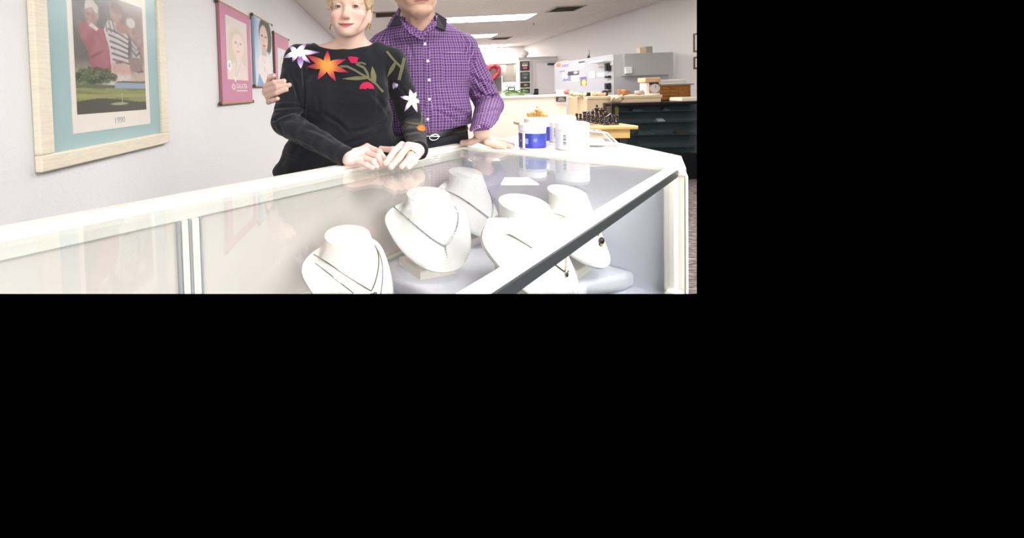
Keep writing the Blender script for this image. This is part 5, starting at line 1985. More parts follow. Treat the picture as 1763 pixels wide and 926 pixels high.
# sweater
Fs = Field((-0.62, 1.16, 0.62), (0.36, 1.92, 1.55), 0.0042)
Fs.ell(at(596, 140, 1.66), (0.170, 0.105, 0.15), None, 0.0)
Fs.ell(at(597, 108, 1.665), (0.185, 0.108, 0.092), None, 0.04)
for sgn in (-1, 1):
    Fs.ell(at(590 + sgn * 42, 165, 1.60), (0.085, 0.060, 0.075), None, 0.05)
    Fs.cone(NB + np.array((sgn * 0.05, 0.012, -0.012)), (SL if sgn < 0 else SR) + np.array((0, 0.006, 0.016)), 0.052, 0.046, 0.03)
Fs.ell(at(596, 205, 1.665), (0.195, 0.108, 0.15), None, 0.05)
Fs.ell(at(588, 262, 1.655), (0.245, 0.120, 0.13), None, 0.05)
Fs.ell(at(582, 295, 1.65), (0.275, 0.128, 0.10), None, 0.05)
for S_, E_, W_, r1, r2, r3 in ((SL, EL, WLh, 0.058, 0.053, 0.033), (SR, ER, WRh, 0.058, 0.050, 0.034)):
    Fs.cone(S_, E_, r1, r2, 0.016)
    wv = W_ + (W_ - E_) / np.linalg.norm(W_ - E_) * 0.004
    Fs.cone(E_, wv, r2, r3, 0.012)
# folds
for a_, b_, r_ in (((524, 128, 1.53), (521, 205, 1.50), 0.010), ((652, 150, 1.55), (664, 235, 1.55), 0.012),
                   ((560, 200, 1.535), (600, 232, 1.525), 0.006), ((655, 190, 1.545), (605, 236, 1.525), 0.006),
                   ((640, 230, 1.53), (590, 255, 1.52), 0.005), ((468, 190, 1.50), (516, 186, 1.50), 0.009), ((466, 208, 1.51), (505, 204, 1.47), 0.007), ((507, 125, 1.55), (512, 180, 1.545), 0.004), ((520, 215, 1.50), (560, 222, 1.46), 0.005)):
    Fs.cone(at(*a_), at(*b_), r_, r_ * 0.6, 0.016, 's')
# boat neckline
Fs.ell(at(592, 60, 1.63), (0.142, 0.20, 0.067), rot3(0, 0, math.radians(3)), 0.004, 's')
# cuffs end square at the wrists
for E_, W_ in ((EL, WLh), (ER, WRh)):
    n = (W_ - E_) / np.linalg.norm(W_ - E_)
    Fs.ell(W_ + n * 0.062, (0.06, 0.06, 0.06), None, 0.0, 's')
V, Q = Fs.mesh()
V = relax(V, Q, 1, 0.5)
N = vnormals(V, Q)
V = V + N * (wave(V, 0.0026, 42, 3) + wave(V, 0.0010, 90, 5))[:, None]
V = folds(V, N, [(522, 122, 523, 203, 2.6, 0.008), (496, 122, 518, 184, 2.4, 0.005), (467, 187, 520, 185, 2.4, 0.008), (471, 207, 512, 191, 2.4, 0.006),
                 (466, 197, 486, 226, 2.2, 0.004), (561, 198, 597, 225, 3.2, 0.006), (657, 210, 606, 227, 3.2, 0.006), (648, 228, 590, 248, 3.0, 0.005),
                 (528, 220, 575, 243, 3.0, 0.004), (545, 165, 548, 195, 3.0, 0.003), (683, 212, 727, 190, 2.6, 0.006), (686, 233, 722, 226, 2.4, 0.004),
                 (690, 150, 704, 180, 2.4, 0.004), (640, 160, 668, 196, 3.0, 0.004), (500, 240, 545, 262, 2.4, 0.003), (475, 262, 520, 280, 3.0, 0.004)])
sw_me = np_mesh('sweater', V - WL, Q)
M_knit = mat('black_knit', '1f2025', 0.85, spec=0.15, bump=0.25, bscale=700, sheen=0.15)
sweater = link('sweater', sw_me, M_knit, wm, smooth=180)
sw_bvh = BVHTree.FromPolygons([tuple(v) for v in V], [tuple(q) for q in Q])


def drape(bvh, px, py, off):
    r = ray(px, py)
    hit = bvh.ray_cast(Vector(EYE), Vector(r))
    if hit[0] is None:
        return None
    n = hit[1]
    if n.dot(Vector(r)) > 0:
        n = -n
    return np.array(hit[0] + n * off)


def applique(name, strips, par, origin, bvh, off=0.0022, material=None):
    """strips: list of (left edge pts, right edge pts, colours per row) laid on the cloth"""
    Vv, Qq, Cc = [], [], []
    for rows, cols in strips:
        base = len(Vv)
        nw = len(rows[0])
        ok = True
        vs = []
        for row in rows:
            for (x, y) in row:
                p = drape(bvh, x, y, off)
                for q_ in range(1, 16):
                    if p is not None:
                        break
                    p = drape(bvh, x + (0.7 if x < 596 else -0.7) * q_, y, off)
                if p is None:
                    ok = False
                    break
                vs.append(p - origin)
            if not ok:
                break
        if not ok:
            continue
        # thrown across a gap in the cloth? leave it out
        vs = np.array(vs)
        Vv.extend(vs)
        for i, row in enumerate(rows):
            Cc.extend([hexc(cols[i]) if isinstance(cols[i], str) else cols[i]] * nw)
        for i in range(len(rows) - 1):
            for j in range(nw - 1):
                a = base + i * nw + j
                Qq.append((a, a + 1, a + nw + 1, a + nw))
    if not Qq:
        return None
    me = np_mesh(name, np.array(Vv), np.array(Qq))
    set_col(me, lin_np(np.array(Cc)))
    return link(name, me, material or vmat('embroidery', 0.8, 0.1, bump=0.3, bscale=500), par, smooth=180)


def grad(c0, c1, t):
    return hexc(c0) * (1 - t) + hexc(c1) * t


def petal(c, tip, wd, c0, c1, n=9, pos=0.55, start=0.0, pw=1.2):
    c, tip = np.array(c, float), np.array(tip, float)
    ax = tip - c
    L_ = np.linalg.norm(ax)
    nrm = np.array((-ax[1], ax[0])) / L_
    rows, cols = [], []
    for i in range(n + 1):
        t_ = i / n
        w_ = wd * min(1.0, 0.62 + 0.38 * t_ / 0.35) * (1 - max(0.0, (t_ - 0.35) / 0.65) ** 1.6)
        w_ = max(w_, 0.2)
        p = c + ax * t_
        rows.append([tuple(p + nrm * w_ * s) for s in (-1, -0.5, 0, 0.5, 1)])
        cols.append(grad(c0, c1, np.clip(((t_ - start) / (1 - start)) ** pw if t_ > start else 0, 0, 1)))
    return rows, cols


def stem(pts, wd, col):
    pts = np.array(pts, float)
    rows = []
    dense = []
    for a, b_ in zip(pts, pts[1:]):
        for t_ in np.linspace(0, 1, 6, endpoint=False):
            dense.append(a + (b_ - a) * t_)
    dense.append(pts[-1])
    for i, p in enumerate(dense):
        ax = dense[min(i + 1, len(dense) - 1)] - dense[max(i - 1, 0)]
        n = np.array((-ax[1], ax[0])) / (np.linalg.norm(ax) + 1e-9)
        rows.append([tuple(p + n * wd * s) for s in (-1, 0, 1)])
    return rows, [col] * len(rows)


def z3(x, y):
    return (440 + x / 5.146, y / 5.146)


def z4(x, y):
    return (620 + x / 3.5615, y / 3.5615)


def flower(name, c, tips, wd, c0, c1, start=0.25, pw=1.0, extra=()):
    st_ = [petal(c, t_, wd, c0, c1, start=start, pw=pw) for t_ in tips]
    st_ += list(extra)
    return applique(name, st_, sweater, WL, sw_bvh)


flower('white_flower', z3(365, 465), [z3(*q) for q in ((455, 388), (570, 466), (488, 558), (330, 548), (250, 515), (300, 408))], 4.4, 'f4eef4', '7d52a0', 0.45, 1.2,
       [petal(z3(395, 500), z3(398, 606), 5.2, '7d4fa0', 'e9dcf0')])
flower('orange_star_flower', z3(632, 580), [z3(*q) for q in ((640, 450), (798, 528), (822, 640), (712, 720), (552, 706), (455, 592), (452, 490))], 5.6, 'eda24e', 'a81e4c', 0.28, 0.7)
flower('red_blossom', z3(865, 532), [z3(*q) for q in ((820, 508), (865, 505), (912, 515), (905, 552), (838, 555))], 4.6, 'b8284a', 'b02a50')
OL = '6c6a50'
applique('stem', [stem([z3(*q) for q in ((745, 588), (810, 588), (880, 622), (990, 690), (1060, 740), (1130, 815))], 1.9, OL),
                  stem([z3(*q) for q in ((890, 565), (960, 600), (990, 650), (1000, 695))], 2.0, OL),
                  stem([z3(*q) for q in ((905, 560), (940, 555), (975, 570))], 1.4, OL)], sweater, WL, sw_bvh)
applique('leaf', [petal(z3(985, 692), z3(770, 698), 3.4, OL, '7a7650')], sweater, WL, sw_bvh)
applique('leaf', [petal(z3(1050, 735), z3(1032, 588), 5.0, OL, '7a7650')], sweater, WL, sw_bvh)
rows = []
for i in range(9):
    a = math.pi * i / 8
    cx_, cy_ = z3(985, 788)
    rows.append([(cx_ - 12.5 * math.cos(a) * s_, cy_ - 12.5 * math.sin(a) * s_ * 0.95 + (1.6 * math.sin(i * 2.2) if s_ < 0.2 else 0)) for s_ in (0.05, 0.4, 0.7, 1.0)])
applique('red_half_blossom', [(rows, ['c02a50'] * 9)], sweater, WL, sw_bvh)
applique('stem', [stem([z4(*q) for q in ((162, 316), (200, 360), (262, 425))], 1.9, OL), stem([z4(*q) for q in ((268, 355), (255, 420), (238, 490))], 2.6, OL)], sweater, WL, sw_bvh)
applique('leaf', [petal(z4(215, 385), z4(165, 472), 3.6, OL, '7a7650')], sweater, WL, sw_bvh)
applique('purple_bud', [petal(z4(212, 505), z4(206, 545), 3.0, '9a7ab8', 'e6d8ee'), petal(z4(225, 512), z4(222, 540), 2.6, 'e6d8ee', '9a7ab8')], sweater, WL, sw_bvh)
flower('pale_flower', z4(318, 606), [z4(*q) for q in ((302, 545), (345, 562), (374, 632), (350, 690), (272, 682), (246, 592))], 4.0, 'f6f1f6', 'a07fb8', 0.5, 1.2)
applique('stem', [stem([z4(*q) for q in ((374, 690), (378, 725), (372, 760))], 1.4, OL), stem([z4(*q) for q in ((276, 750), (330, 762), (392, 766))], 1.6, OL)], sweater, WL, sw_bvh)
flower('orange_blossom', z4(372, 788), [z4(*q) for q in ((345, 785), (365, 770), (398, 778), (404, 796), (375, 808))], 4.6, 'e08a3c', 'c2522c')
# trousers
Ft = Field((-0.55, 1.35, 0.58), (0.30, 1.95, 1.02), 0.006)
Ft.ell(at(582, 300, 1.65), (0.215, 0.118, 0.16), None, 0.0)
for sgn in (-1, 1):
    Ft.cone(at(582 + sgn * 45, 310, 1.65), at(582 + sgn * 45, 310, 1.65) + np.array((0, 0, -0.5)), 0.105, 0.085, 0.03)
V, Q = Ft.mesh()
link('trousers', np_mesh('trousers', V - WL, Q), mat('black_trousers', '1c1b22', 0.8), wm, smooth=180)
tag(wm, 'person in a black sweater with embroidered flowers, hands folded on the showcase', 'person')

# ---------------------------------------------------------------- man in the purple checked shirt
mn = empty('person', (float(at(735, 230, 1.95)[0]), 1.95, 0.0))
ML = np.array(mn.location)
chinM = at(725, 24, 1.80)
RM = rot3(math.radians(6), math.radians(-2), math.radians(-1))
HM = Head(chinM + RM @ np.array((0, 0.075, 0.122)) * 1.1, RM, 1.12)
S1, S2 = at(660, 80, 1.97), at(797, 84, 1.97)
E2, W2 = at(842, 181, 2.06), onz(829, 227, 1.045)
E1, W1 = at(556, 160, 1.93), at(478, 160, 1.70)
NM = at(722, 48, 1.93)
F = Field((-0.52, 1.50, 0.66), (0.80, 2.25, 2.02), 0.0032)
sculpt_head(F, HM, jaw=1.25, smile=0.001, nose=1.2, wide=1.06, full=0.008, chin=0.009)
F.cone(HM.w((0, 0.02, -0.06)), NM, 0.072, 0.076, 0.03)
F.cone(HM.w((0, -0.045, -0.115)), NM + np.array((0, -0.05, 0.01)), 0.022, 0.022, 0.03)
for sgn in (-1, 1):
    F.cone(HM.w((sgn * 0.03, -0.035, -0.105)), NM + np.array((sgn * 0.03, -0.055, -0.01)), 0.014, 0.010, 0.015)
    F.cone(NM + np.array((0, 0.02, -0.03)), (S1 if sgn < 0 else S2) + np.array((0, 0.01, -0.03)), 0.045, 0.04, 0.03)
F.ell(at(733, 120, 1.97), (0.19, 0.11, 0.2), None, 0.05)
F.ell(at(735, 210, 1.97), (0.18, 0.12, 0.2), None, 0.05)
for S_, E_, W_ in ((S1, E1, W1), (S2, E2, W2)):
    F.cone(S_, E_, 0.052, 0.042, 0.02)
    F.cone(E_, W_, 0.042, 0.030, 0.012)
# his left hand, flat on the rail
F.cone(W2, onz(836, 239, 1.004), 0.027, 0.019, 0.014)
F.cone(onz(822, 238, 1.008), onz(842, 245, 0.992), 0.019, 0.015, 0.014)
F.cone(onz(832, 236, 1.015), onz(848, 241, 1.000), 0.018, 0.015, 0.014)
hand_chain(F, H3([(838, 246, 0.995), (855, 251, 0.984), (868, 253.5, 0.979)]), 0.0125, 0.0095)
hand_chain(F, H3([(846, 244, 0.998), (864, 249, 0.985), (880, 252.5, 0.979)]), 0.0125, 0.0095)
hand_chain(F, H3([(850, 241, 0.998), (868, 246, 0.985), (882, 249, 0.979)]), 0.0118, 0.0090)
hand_chain(F, H3([(850, 238, 0.998), (864, 242, 0.985), (874, 244.5, 0.979)]), 0.0105, 0.0082)
hand_chain(F, H3([(822, 240, 1.008), (810, 245, 0.996), (797, 246, 0.990)]), 0.0150, 0.0120)
# his right hand round her upper arm
F.cone(W1, at(461, 158, 1.625), 0.030, 0.024, 0.012)
F.cone(at(461, 148, 1.62), at(464, 172, 1.62), 0.016, 0.014, 0.014)
hand_chain(F, Y3([(457, 148, 1.600), (473, 142, 1.545), (489, 139.5, 1.538)]), 0.0118, 0.0092)
hand_chain(F, Y3([(458, 157, 1.598), (478, 150, 1.540), (498, 146.5, 1.532)]), 0.0118, 0.0092)
hand_chain(F, Y3([(462, 166, 1.600), (477, 160, 1.540), (493, 154.5, 1.530)]), 0.0112, 0.0088)
hand_chain(F, Y3([(462, 176, 1.604), (470, 173, 1.548), (478, 170, 1.530)]), 0.0105, 0.0082)
hand_chain(F, Y3([(463, 142, 1.625), (465, 133, 1.600), (472, 130.5, 1.585)]), 0.0125, 0.0100)
V, Q = F.mesh()
body = np_mesh('body', V - ML, Q)
C = skin_paint(V, HM, 'cca691', 'b07a70', '9a8a7c', 'c8897a', 0.001)
hd = V[:, 2] < 1.30
C[hd] = lin_np(np.ones((hd.sum(), 3)) * hexc('ddb9aa'))
set_col(body, C)
link('body', body, M_skinm, mn, smooth=180)
HMl = Head(HM.o - ML, HM.R, HM.s)
EYE = EYE - ML
eyeballs(HMl, mn, 0.034, '6b5a48')
EYE = EYE_SAVE
Fh = Field(HM.o - 0.2, HM.o + 0.2, 0.005)
HM.ell(Fh, (0, 0.026, 0.045), (0.083, 0.100, 0.088), 0.0)
HM.ell(Fh, (0, -0.075, 0.0), (0.075, 0.085, 0.075), 0.008, 's')
HM.ell(Fh, (0, -0.03, -0.10), (0.2, 0.09, 0.075), 0.008, 's')
V, Q = Fh.mesh()
link('hair', np_mesh('hair', V - ML, Q), mat('grey_hair', '9a938c', 0.5, bump=0.4, bscale=200), mn, smooth=180)

# shirt
Fs = Field((-0.52, 1.60, 0.90), (0.80, 2.28, 1.66), 0.0042)
Fs.ell(at(733, 125, 1.975), (0.215, 0.142, 0.20), None, 0.0)
Fs.ell(at(733, 90, 1.98), (0.21, 0.115, 0.10), None, 0.05)
Fs.ell(at(736, 190, 1.965), (0.205, 0.165, 0.15), None, 0.06)
Fs.ell(at(737, 214, 1.965), (0.195, 0.155, 0.10), None, 0.04)
for sgn in (-1, 1):
    Fs.cone(NM + np.array((sgn * 0.055, 0.0, -0.010)), (S1 if sgn < 0 else S2) + np.array((0, 0.0, 0.015)), 0.066, 0.052, 0.04)
Fs.ell(NM + np.array((0, -0.005, -0.035)), (0.13, 0.105, 0.055), None, 0.03)
Fs.cone(S1, E1, 0.066, 0.058, 0.02)
Fs.cone(E1, W1, 0.058, 0.042, 0.02)
Fs.cone(S2, E2, 0.069, 0.066, 0.022)
Fs.cone(E2, W2, 0.064, 0.046, 0.014)
for a_, b_, r_ in (((812, 120, 1.86), (811, 178, 1.90), 0.012), ((822, 158, 1.98), (862, 170, 2.0), 0.006), ((818, 172, 1.97), (858, 188, 1.99), 0.006), ((826, 196, 1.93), (858, 204, 1.97), 0.006), ((836, 140, 1.98), (858, 150, 2.0), 0.005)):
    Fs.cone(at(*a_), at(*b_), r_, r_ * 0.7, 0.018, 's')
n = (W2 - E2) / np.linalg.norm(W2 - E2)
Fs.cone(E2 + (W2 - E2) * 0.55, W2 + n * 0.045, 0.045, 0.043, 0.004)
Fs.ell(W2 + n * 0.125, (0.085,) * 3, None, 0.0, 's')
n = (W1 - E1) / np.linalg.norm(W1 - E1)
Fs.ell(W1 + n * 0.075, (0.075,) * 3, None, 0.0, 's')
# open neck: a round hole running into a vee
Fs.cone(NM + np.array((0, 0.0, -0.022)), NM + np.array((0, 0, 0.12)), 0.060, 0.095, 0.0, 's')
vv = at(727, 61, 1.84)
for dy_ in (-0.06, -0.03, 0.0):
    Fs.cone(vv + np.array((0, dy_, 0.004)), at(723, 26, 1.86) + np.array((0, dy_, 0)), 0.003, 0.064, 0.0, 's')
belt_c = at(737, 226, 1.965)
Fs.cut(at(737, 229, 1.83), (0.16, 0, -1))
V, Q = Fs.mesh()
V = relax(V, Q, 1, 0.5)
N = vnormals(V, Q)
V = V + N * wave(V, 0.0018, 40, 8)[:, None]
V = folds(V, N, [(812, 92, 813, 122, 2.4, 0.006), (806, 124, 838, 157, 2.6, 0.007), (814, 174, 861, 165, 2.6, 0.008), (816, 196, 861, 190, 2.6, 0.008),
                 (828, 208, 846, 222, 2.2, 0.005), (820, 140, 856, 146, 2.2, 0.005), (732, 150, 772, 174, 3.0, 0.003), (760, 183, 810, 203, 3.0, 0.005),
                 (790, 150, 808, 190, 2.6, 0.004), (790, 60, 812, 88, 2.6, 0.004), (700, 70, 712, 110, 3.0, 0.003), (745, 190, 790, 212, 2.6, 0.004)])
sh_me = np_mesh('shirt', V - ML, Q)


def cloth_uv(V):
    segs = [(S1, E1), (E1, W1), (S2, E2), (E2, W2)]
    best = np.full(len(V), 9.0)
    tc = np.array(at(735, 150, 1.97))
    ang = np.arctan2(V[:, 0] - tc[0], -(V[:, 1] - tc[1]) + 0.06)
    UV = np.stack([ang * 0.215, V[:, 2], np.zeros(len(V))], 1)
    off = 0.0
    for i, (a, b_) in enumerate(segs):
        ax = b_ - a
        L_ = np.linalg.norm(ax)
        ax = ax / L_
        t_ = (V - a) @ ax
        d = np.linalg.norm(V - a - t_[:, None] * ax, axis=1)
        ref = np.cross(ax, (0, 0, 1.0))
        ref /= np.linalg.norm(ref) + 1e-9
        r2 = np.cross(ax, ref)
        rel_ = V - a - t_[:, None] * ax
        an = np.arctan2(rel_ @ r2, rel_ @ ref)
        first = i in (0, 2)
        ok = (t_ > (0.06 if first else 0.0)) & (t_ < L_ + 0.05) & (d < 0.080) & (d < best)
        if first:
            # the arm only where it has left the trunk
            sgn = -1 if i == 0 else 1
            ok &= (sgn * (V[:, 0] - tc[0]) > 0.195 - 0.10 * np.clip((1.30 - V[:, 2]) / 0.2, 0, 1) * 0)
        UV[ok, 0] = an[ok] * 0.058
        UV[ok, 1] = t_[ok] + (0 if first else np.linalg.norm(segs[i - 1][1] - segs[i - 1][0]))
        best[ok] = d[ok]
    return UV


def set_uv(me, UV):
    a = me.attributes.new('cloth', 'FLOAT_VECTOR', 'POINT')
    a.data.foreach_set('vector', np.ascontiguousarray(UV, np.float32).ravel())


def plaid():
    M = mat('purple_check', '5b3a78', 0.8, spec=0.2, bump=0.12, bscale=600)
    nt = M.node_tree
    b = nt.nodes['Principled BSDF']
    at_ = nt.nodes.new('ShaderNodeAttribute')
    at_.attribute_name = 'cloth'
    sx = nt.nodes.new('ShaderNodeSeparateXYZ')
    nt.links.new(at_.outputs['Vector'], sx.inputs[0])

    def mth(op, a, b_=None, c_=None):
        n = nt.nodes.new('ShaderNodeMath')
        n.operation = op
        for i, v in enumerate((a, b_, c_)):
            if v is None:
                continue
            if isinstance(v, (int, float)):
                n.inputs[i].default_value = v
            else:
                nt.links.new(v, n.inputs[i])
        return n.outputs[0]
    pitch = 0.0138

    def lines(s, pt, wd):
        f = mth('FRACT', mth('DIVIDE', mth('ADD', s, 10.0), pt))
        return mth('LESS_THAN', f, wd)
    lu, lv = lines(sx.outputs[0], pitch, 0.115), lines(sx.outputs[1], pitch * 0.92, 0.11)
    lm = mth('MAXIMUM', lu, lv)
    bu, bv = lines(sx.outputs[0], pitch * 2, 0.5), lines(sx.outputs[1], pitch * 1.84, 0.5)
    mx1 = nt.nodes.new('ShaderNodeMix')
    mx1.data_type = 'RGBA'
    mx1.inputs[6].default_value = (*lin('674079'), 1)
    mx1.inputs[7].default_value = (*lin('50315f'), 1)
    nt.links.new(mth('MULTIPLY', mth('ADD', bu, bv), 0.5), mx1.inputs[0])
    mx2 = nt.nodes.new('ShaderNodeMix')
    mx2.data_type = 'RGBA'
    mx2.inputs[7].default_value = (*lin('c4acd0'), 1)
    nt.links.new(mx1.outputs[2], mx2.inputs[6])
    nt.links.new(mth('MULTIPLY', lm, 0.75), mx2.inputs[0])
    nt.links.new(mx2.outputs[2], b.inputs['Base Color'])
    return M


M_plaid = plaid()
set_uv(sh_me, cloth_uv(V))
shirt = link('shirt', sh_me, M_plaid, mn, smooth=180)
sh_bvh = BVHTree.FromPolygons([tuple(v) for v in V], [tuple(q) for q in Q])
M_btn = mat('pearl_button', 'eae4e6', 0.2, spec=0.6)
for bx_, by_ in ((731.7, 75.8), (736.5, 105), (739, 137.6), (739.3, 171), (736.5, 205)):
    r = ray(bx_, by_)
    hit = sh_bvh.ray_cast(Vector(EYE), Vector(r))
    if hit[0] is None:
        continue
    q = Vector((0, 0, 1)).rotation_difference(hit[1]).to_matrix().to_4x4()
    T = Matrix.Translation(hit[0] - Vector(ML)) @ q
    MB().lathe([(0, 0.0005), (0.0062, 0.0005), (0.0066, 0.0022), (0.0058, 0.0032), (0.004, 0.0026), (0, 0.0026)], 16, M=T).build('button', M_btn, shirt, smooth=True)


def cloth_patch(name, rows, off, par):
    P = []
    for row in rows:
        for x, y in row:
            p = drape(sh_bvh, x, y, off)
            if p is None:
                return None
            P.append(p)
    P = np.array(P)
    nw, nr = len(rows[0]), len(rows)
    Qq = [(i * nw + j, i * nw + j + 1, (i + 1) * nw + j + 1, (i + 1) * nw + j) for i in range(nr - 1) for j in range(nw - 1)]
    me = np_mesh(name, P - ML, np.array(Qq))
    set_uv(me, cloth_uv(P) + np.array((0.004, 0.003, 0)))
    return link(name, me, M_plaid, par, smooth=180)


# button placket and breast pocket: a second layer of cloth
xs = [(726.5, 66), (731.7, 75.8), (736.5, 105), (739, 137.6), (739.3, 171), (736.5, 205), (736, 222)]
rows = []
for (x0, y0), (x1, y1) in zip(xs, xs[1:]):
    for t_ in np.linspace(0, 1, 6, endpoint=False):
        x, y = x0 + (x1 - x0) * t_, y0 + (y1 - y0) * t_
        rows.append([(x + dx, y) for dx in (-6.2, -3, 0, 3, 5.5)])
cloth_patch('placket', rows, 0.0016, shirt)
rows = []
for j in range(13):
    t_ = j / 12
    y = 91 + 50 * t_
    inset = 0 if t_ < 0.85 else (t_ - 0.85) * 40
    rows.append([(762 + inset + (44 - 2 * inset + 2 * t_) * u, y - 2 * u) for u in np.linspace(0, 1, 10)])
cloth_patch('pocket', rows, 0.0022, shirt)

# collar: stand band and two turned-down points
def solid_sheet(name, pts_list, th, m_, par, org):
    b_ = MB()
    for pts in pts_list:
        P = [np.array(p) - org for p in pts]
        n = np.cross(P[1] - P[0], P[2] - P[0])
        n = n / np.linalg.norm(n) * th
        A = [b_.bm.verts.new(Vector(p)) for p in P]
        B = [b_.bm.verts.new(Vector(p + n)) for p in P]
        fs = [b_.bm.faces.new(A[::-1]), b_.bm.faces.new(B)]
        k = len(P)
        for i in range(k):
            fs.append(b_.bm.faces.new((A[i], A[(i + 1) % k], B[(i + 1) % k], B[i])))
    bmesh.ops.recalc_face_normals(b_.bm, faces=b_.bm.faces[:])
    me = bpy.data.meshes.new(name)
    b_.bm.to_mesh(me)
    b_.bm.free()
    co = np.empty(len(me.vertices) * 3, np.float32)
    me.vertices.foreach_get('co', co)
    W_ = co.reshape(-1, 3) + org
    set_uv(me, np.stack([W_[:, 0] + 0.4 * W_[:, 1], W_[:, 2] - 0.3 * W_[:, 0], W_[:, 2] * 0], 1))
    return link(name, me, m_, par)


bandp = [(-0.072, -0.060), (-0.084, -0.03), (-0.088, 0.01), (-0.075, 0.05), (-0.04, 0.075), (0, 0.082), (0.04, 0.075), (0.075, 0.05), (0.088, 0.01), (0.084, -0.03), (0.068, -0.065)]
bd = MB()
ringsA, ringsB = [], []
for i, (x, y) in enumerate(bandp):
    u = abs(i - 5) / 5
    zt, zb = 0.062 - 0.020 * u ** 3, 0.0 - 0.020 * u ** 2
    base = NM - ML
    ringsA.append([bd.bm.verts.new((base[0] + x * 1.0, base[1] + y, base[2] + zb)), bd.bm.verts.new((base[0] + x * 0.93, base[1] + y * 0.93, base[2] + zt))])
    ringsB.append([bd.bm.verts.new((base[0] + x * 1.10, base[1] + y * 1.1, base[2] + zb)), bd.bm.verts.new((base[0] + x * 1.0, base[1] + y * 1.0, base[2] + zt))])
for i in range(len(bandp) - 1):
    for A, B in ((ringsA[i], ringsA[i + 1]), (ringsB[i], ringsB[i + 1])):
        bd.bm.faces.new((A[0], B[0], B[1], A[1]))
    bd.bm.faces.new((ringsA[i][1], ringsA[i + 1][1], ringsB[i + 1][1], ringsB[i][1]))
bmesh.ops.recalc_face_normals(bd.bm, faces=bd.bm.faces[:])
me = bpy.data.meshes.new('collar_band')
bd.bm.to_mesh(me)
bd.bm.free()
co = np.empty(len(me.vertices) * 3, np.float32)
me.vertices.foreach_get('co', co)
co = co.reshape(-1, 3)
set_uv(me, np.stack([np.arctan2(co[:, 0], -co[:, 1]) * 0.08, co[:, 2], co[:, 2] * 0], 1))
link('collar_band', me, M_plaid, shirt, smooth=180)
def atc(x, y, Y):
    return at(x, y, Y - 0.016)


M_lin = mat('dark_collar_lining', '1f1826', 0.8)
lf = [atc(688, 15, 1.925), atc(676, 28, 1.89), atc(666, 46, 1.855), atc(683, 46, 1.835), atc(695, 44, 1.838), atc(694, 30, 1.86)]
solid_sheet('collar_point', [[atc(681, 27, 1.875), atc(668, 46, 1.852), atc(692, 44, 1.838)], [atc(681, 27, 1.875), atc(692, 44, 1.838), atc(690, 30, 1.87)]], 0.004, M_lin, shirt, ML)
solid_sheet('collar_edge', [[atc(688, 14, 1.93), atc(675, 29, 1.885), atc(665, 47, 1.850), atc(671, 44, 1.850)], [atc(688, 14, 1.93), atc(671, 44, 1.850), atc(682, 28, 1.872), atc(692, 17, 1.92)]], 0.005, M_plaid, shirt, ML)
lf2 = [atc(694, 42, 1.838), atc(690, 33, 1.85), atc(708, 52, 1.832), atc(726, 64, 1.826), atc(727, 69, 1.824), atc(706, 58, 1.828)]
solid_sheet('collar_fold', [[lf2[0], lf2[1], lf2[2], lf2[5]], [lf2[2], lf2[3], lf2[4], lf2[5]]], 0.004, M_plaid, shirt, ML)
rt = [atc(750, 21, 1.925), atc(770, 33, 1.90), atc(767, 52, 1.845), atc(751, 46, 1.84)]
solid_sheet('collar_point', [[rt[0], rt[1], rt[2]], [rt[0], rt[2], rt[3]]], 0.004, M_lin, shirt, ML)
rt2 = [atc(750, 22, 1.923), atc(771, 33, 1.898), atc(768, 36, 1.893), atc(752, 27, 1.915)]
solid_sheet('collar_edge', [rt2], 0.005, M_plaid, shirt, ML)
rt3 = [atc(752, 34, 1.85), atc(751, 46, 1.838), atc(736, 56, 1.830), atc(727, 68, 1.824), atc(726, 62, 1.828), atc(737, 46, 1.836)]
solid_sheet('collar_fold', [[rt3[0], rt3[1], rt3[2], rt3[5]], [rt3[5], rt3[2], rt3[3], rt3[4]]], 0.004, M_plaid, shirt, ML)

# belt, buckle, trousers
Fb = Field((-0.15, 1.60, 0.60), (0.62, 2.30, 1.08), 0.005)
Fb.ell(at(737, 226, 1.965), (0.185, 0.148, 0.12), None, 0.0)
Fb.ell(at(737, 260, 1.965), (0.190, 0.145, 0.16), None, 0.04)
for sgn in (-1, 1):
    Fb.cone(at(737, 260, 1.965) + np.array((sgn * 0.09, 0, 0)), at(737, 260, 1.965) + np.array((sgn * 0.09, 0, -0.5)), 0.10, 0.085, 0.03)
Fb.cut(at(737, 222, 1.83), (-0.16, 0, 1))
V, Q = Fb.mesh()
link('trousers', np_mesh('trousers', V - ML, Q), mat('charcoal_trousers', '25252b', 0.8), mn, smooth=180)
Fb = Field((-0.15, 1.60, 0.85), (0.62, 2.30, 1.10), 0.004)
Fb.ell(at(737, 228, 1.965), (0.191, 0.154, 0.13), None, 0.0)
Fb.cut(at(737, 226, 1.83), (-0.16, 0, 1))
Fb.cut(at(737, 240.5, 1.83), (0.16, 0, -1))
V, Q = Fb.mesh()
belt = link('belt', np_mesh('belt', V - ML, Q), mat('black_leather', '121214', 0.35, bump=0.1, bscale=300), mn, smooth=40)
bt_bvh = BVHTree.FromPolygons([tuple(v) for v in V], [tuple(q) for q in Q])
hit = None
for px_, py_ in ((747, 236), (750, 234)):
    hit = bt_bvh.ray_cast(Vector(EYE), Vector(ray(px_, py_)))
    if hit[0] is not None:
        break
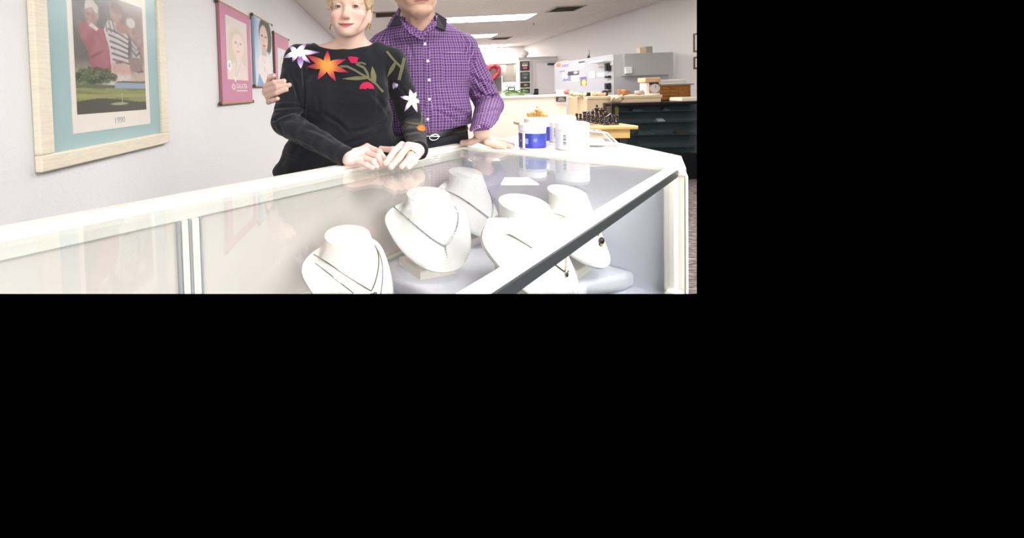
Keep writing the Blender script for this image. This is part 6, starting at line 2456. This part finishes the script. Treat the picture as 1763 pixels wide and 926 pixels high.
if hit[0] is not None:
    c = np.array(hit[0]) - ML
    MB().tube([(c[0] + 0.020 * math.cos(a), c[1] - 0.006, c[2] + 0.013 * math.sin(a) + 0.12 * 0.020 * math.cos(a)) for a in np.linspace(0, 2 * math.pi, 28, endpoint=False)], 0.0036, 8, True) \
        .tube([(c[0] - 0.04, c[1] - 0.005, c[2] + 0.006), (c[0] + 0.005, c[1] - 0.008, c[2] + 0.004), (c[0] + 0.025, c[1] - 0.007, c[2] + 0.003)], 0.003, 8).build('buckle', M_chrome, belt, smooth=True)
tag(mn, 'person in a purple checked shirt and black belt, one hand on the counter corner', 'person')

# ================================================================== the place ends where the photograph ends
# the photograph shows nothing to the right of its right edge or under its lower edge; nothing is modelled there
def limit_plane(p1, p2, inside):
    n = np.cross(ray(*p1), ray(*p2))
    n /= np.linalg.norm(n)
    if n @ ray(*inside) > 0:
        n = -n
    return n                                  # points away from the photographed side


LIM = [limit_plane((0, 505.8), (1199.6, 505.8), (600, 200)), limit_plane((1199.6, 0), (1199.6, 505.8), (600, 200))]
bpy.context.view_layer.update()
for o in list(bpy.data.objects):
    if o.type != 'MESH' or o.name.startswith(('ceiling', 'wall_front')) or (o.parent and o.parent.name.startswith('ceiling')):
        continue
    mw = np.array(o.matrix_world)
    co = np.empty(len(o.data.vertices) * 3, np.float32)
    o.data.vertices.foreach_get('co', co)
    W = co.reshape(-1, 3) @ mw[:3, :3].T + mw[:3, 3] - EYE
    hits = [n for n in LIM if (W @ n).max() > 1e-5]
    if not hits:
        continue
    if any((W @ n).min() > 0 for n in hits):
        bpy.data.objects.remove(o, do_unlink=True)
        continue
    if o.data.users > 1:
        o.data = o.data.copy()
    inv = o.matrix_world.inverted()
    bm = bmesh.new()
    bm.from_mesh(o.data)
    for n in hits:
        pl = inv @ Vector(EYE)
        no = (o.matrix_world.to_3x3().transposed() @ Vector(n)).normalized()
        r = bmesh.ops.bisect_plane(bm, geom=bm.verts[:] + bm.edges[:] + bm.faces[:], plane_co=pl, plane_no=no, clear_outer=True)
        es = [e for e in r['geom_cut'] if isinstance(e, bmesh.types.BMEdge)]
        if es and 'glass' not in o.name:
            bmesh.ops.holes_fill(bm, edges=es, sides=0)
    bm.to_mesh(o.data)
    bm.free()
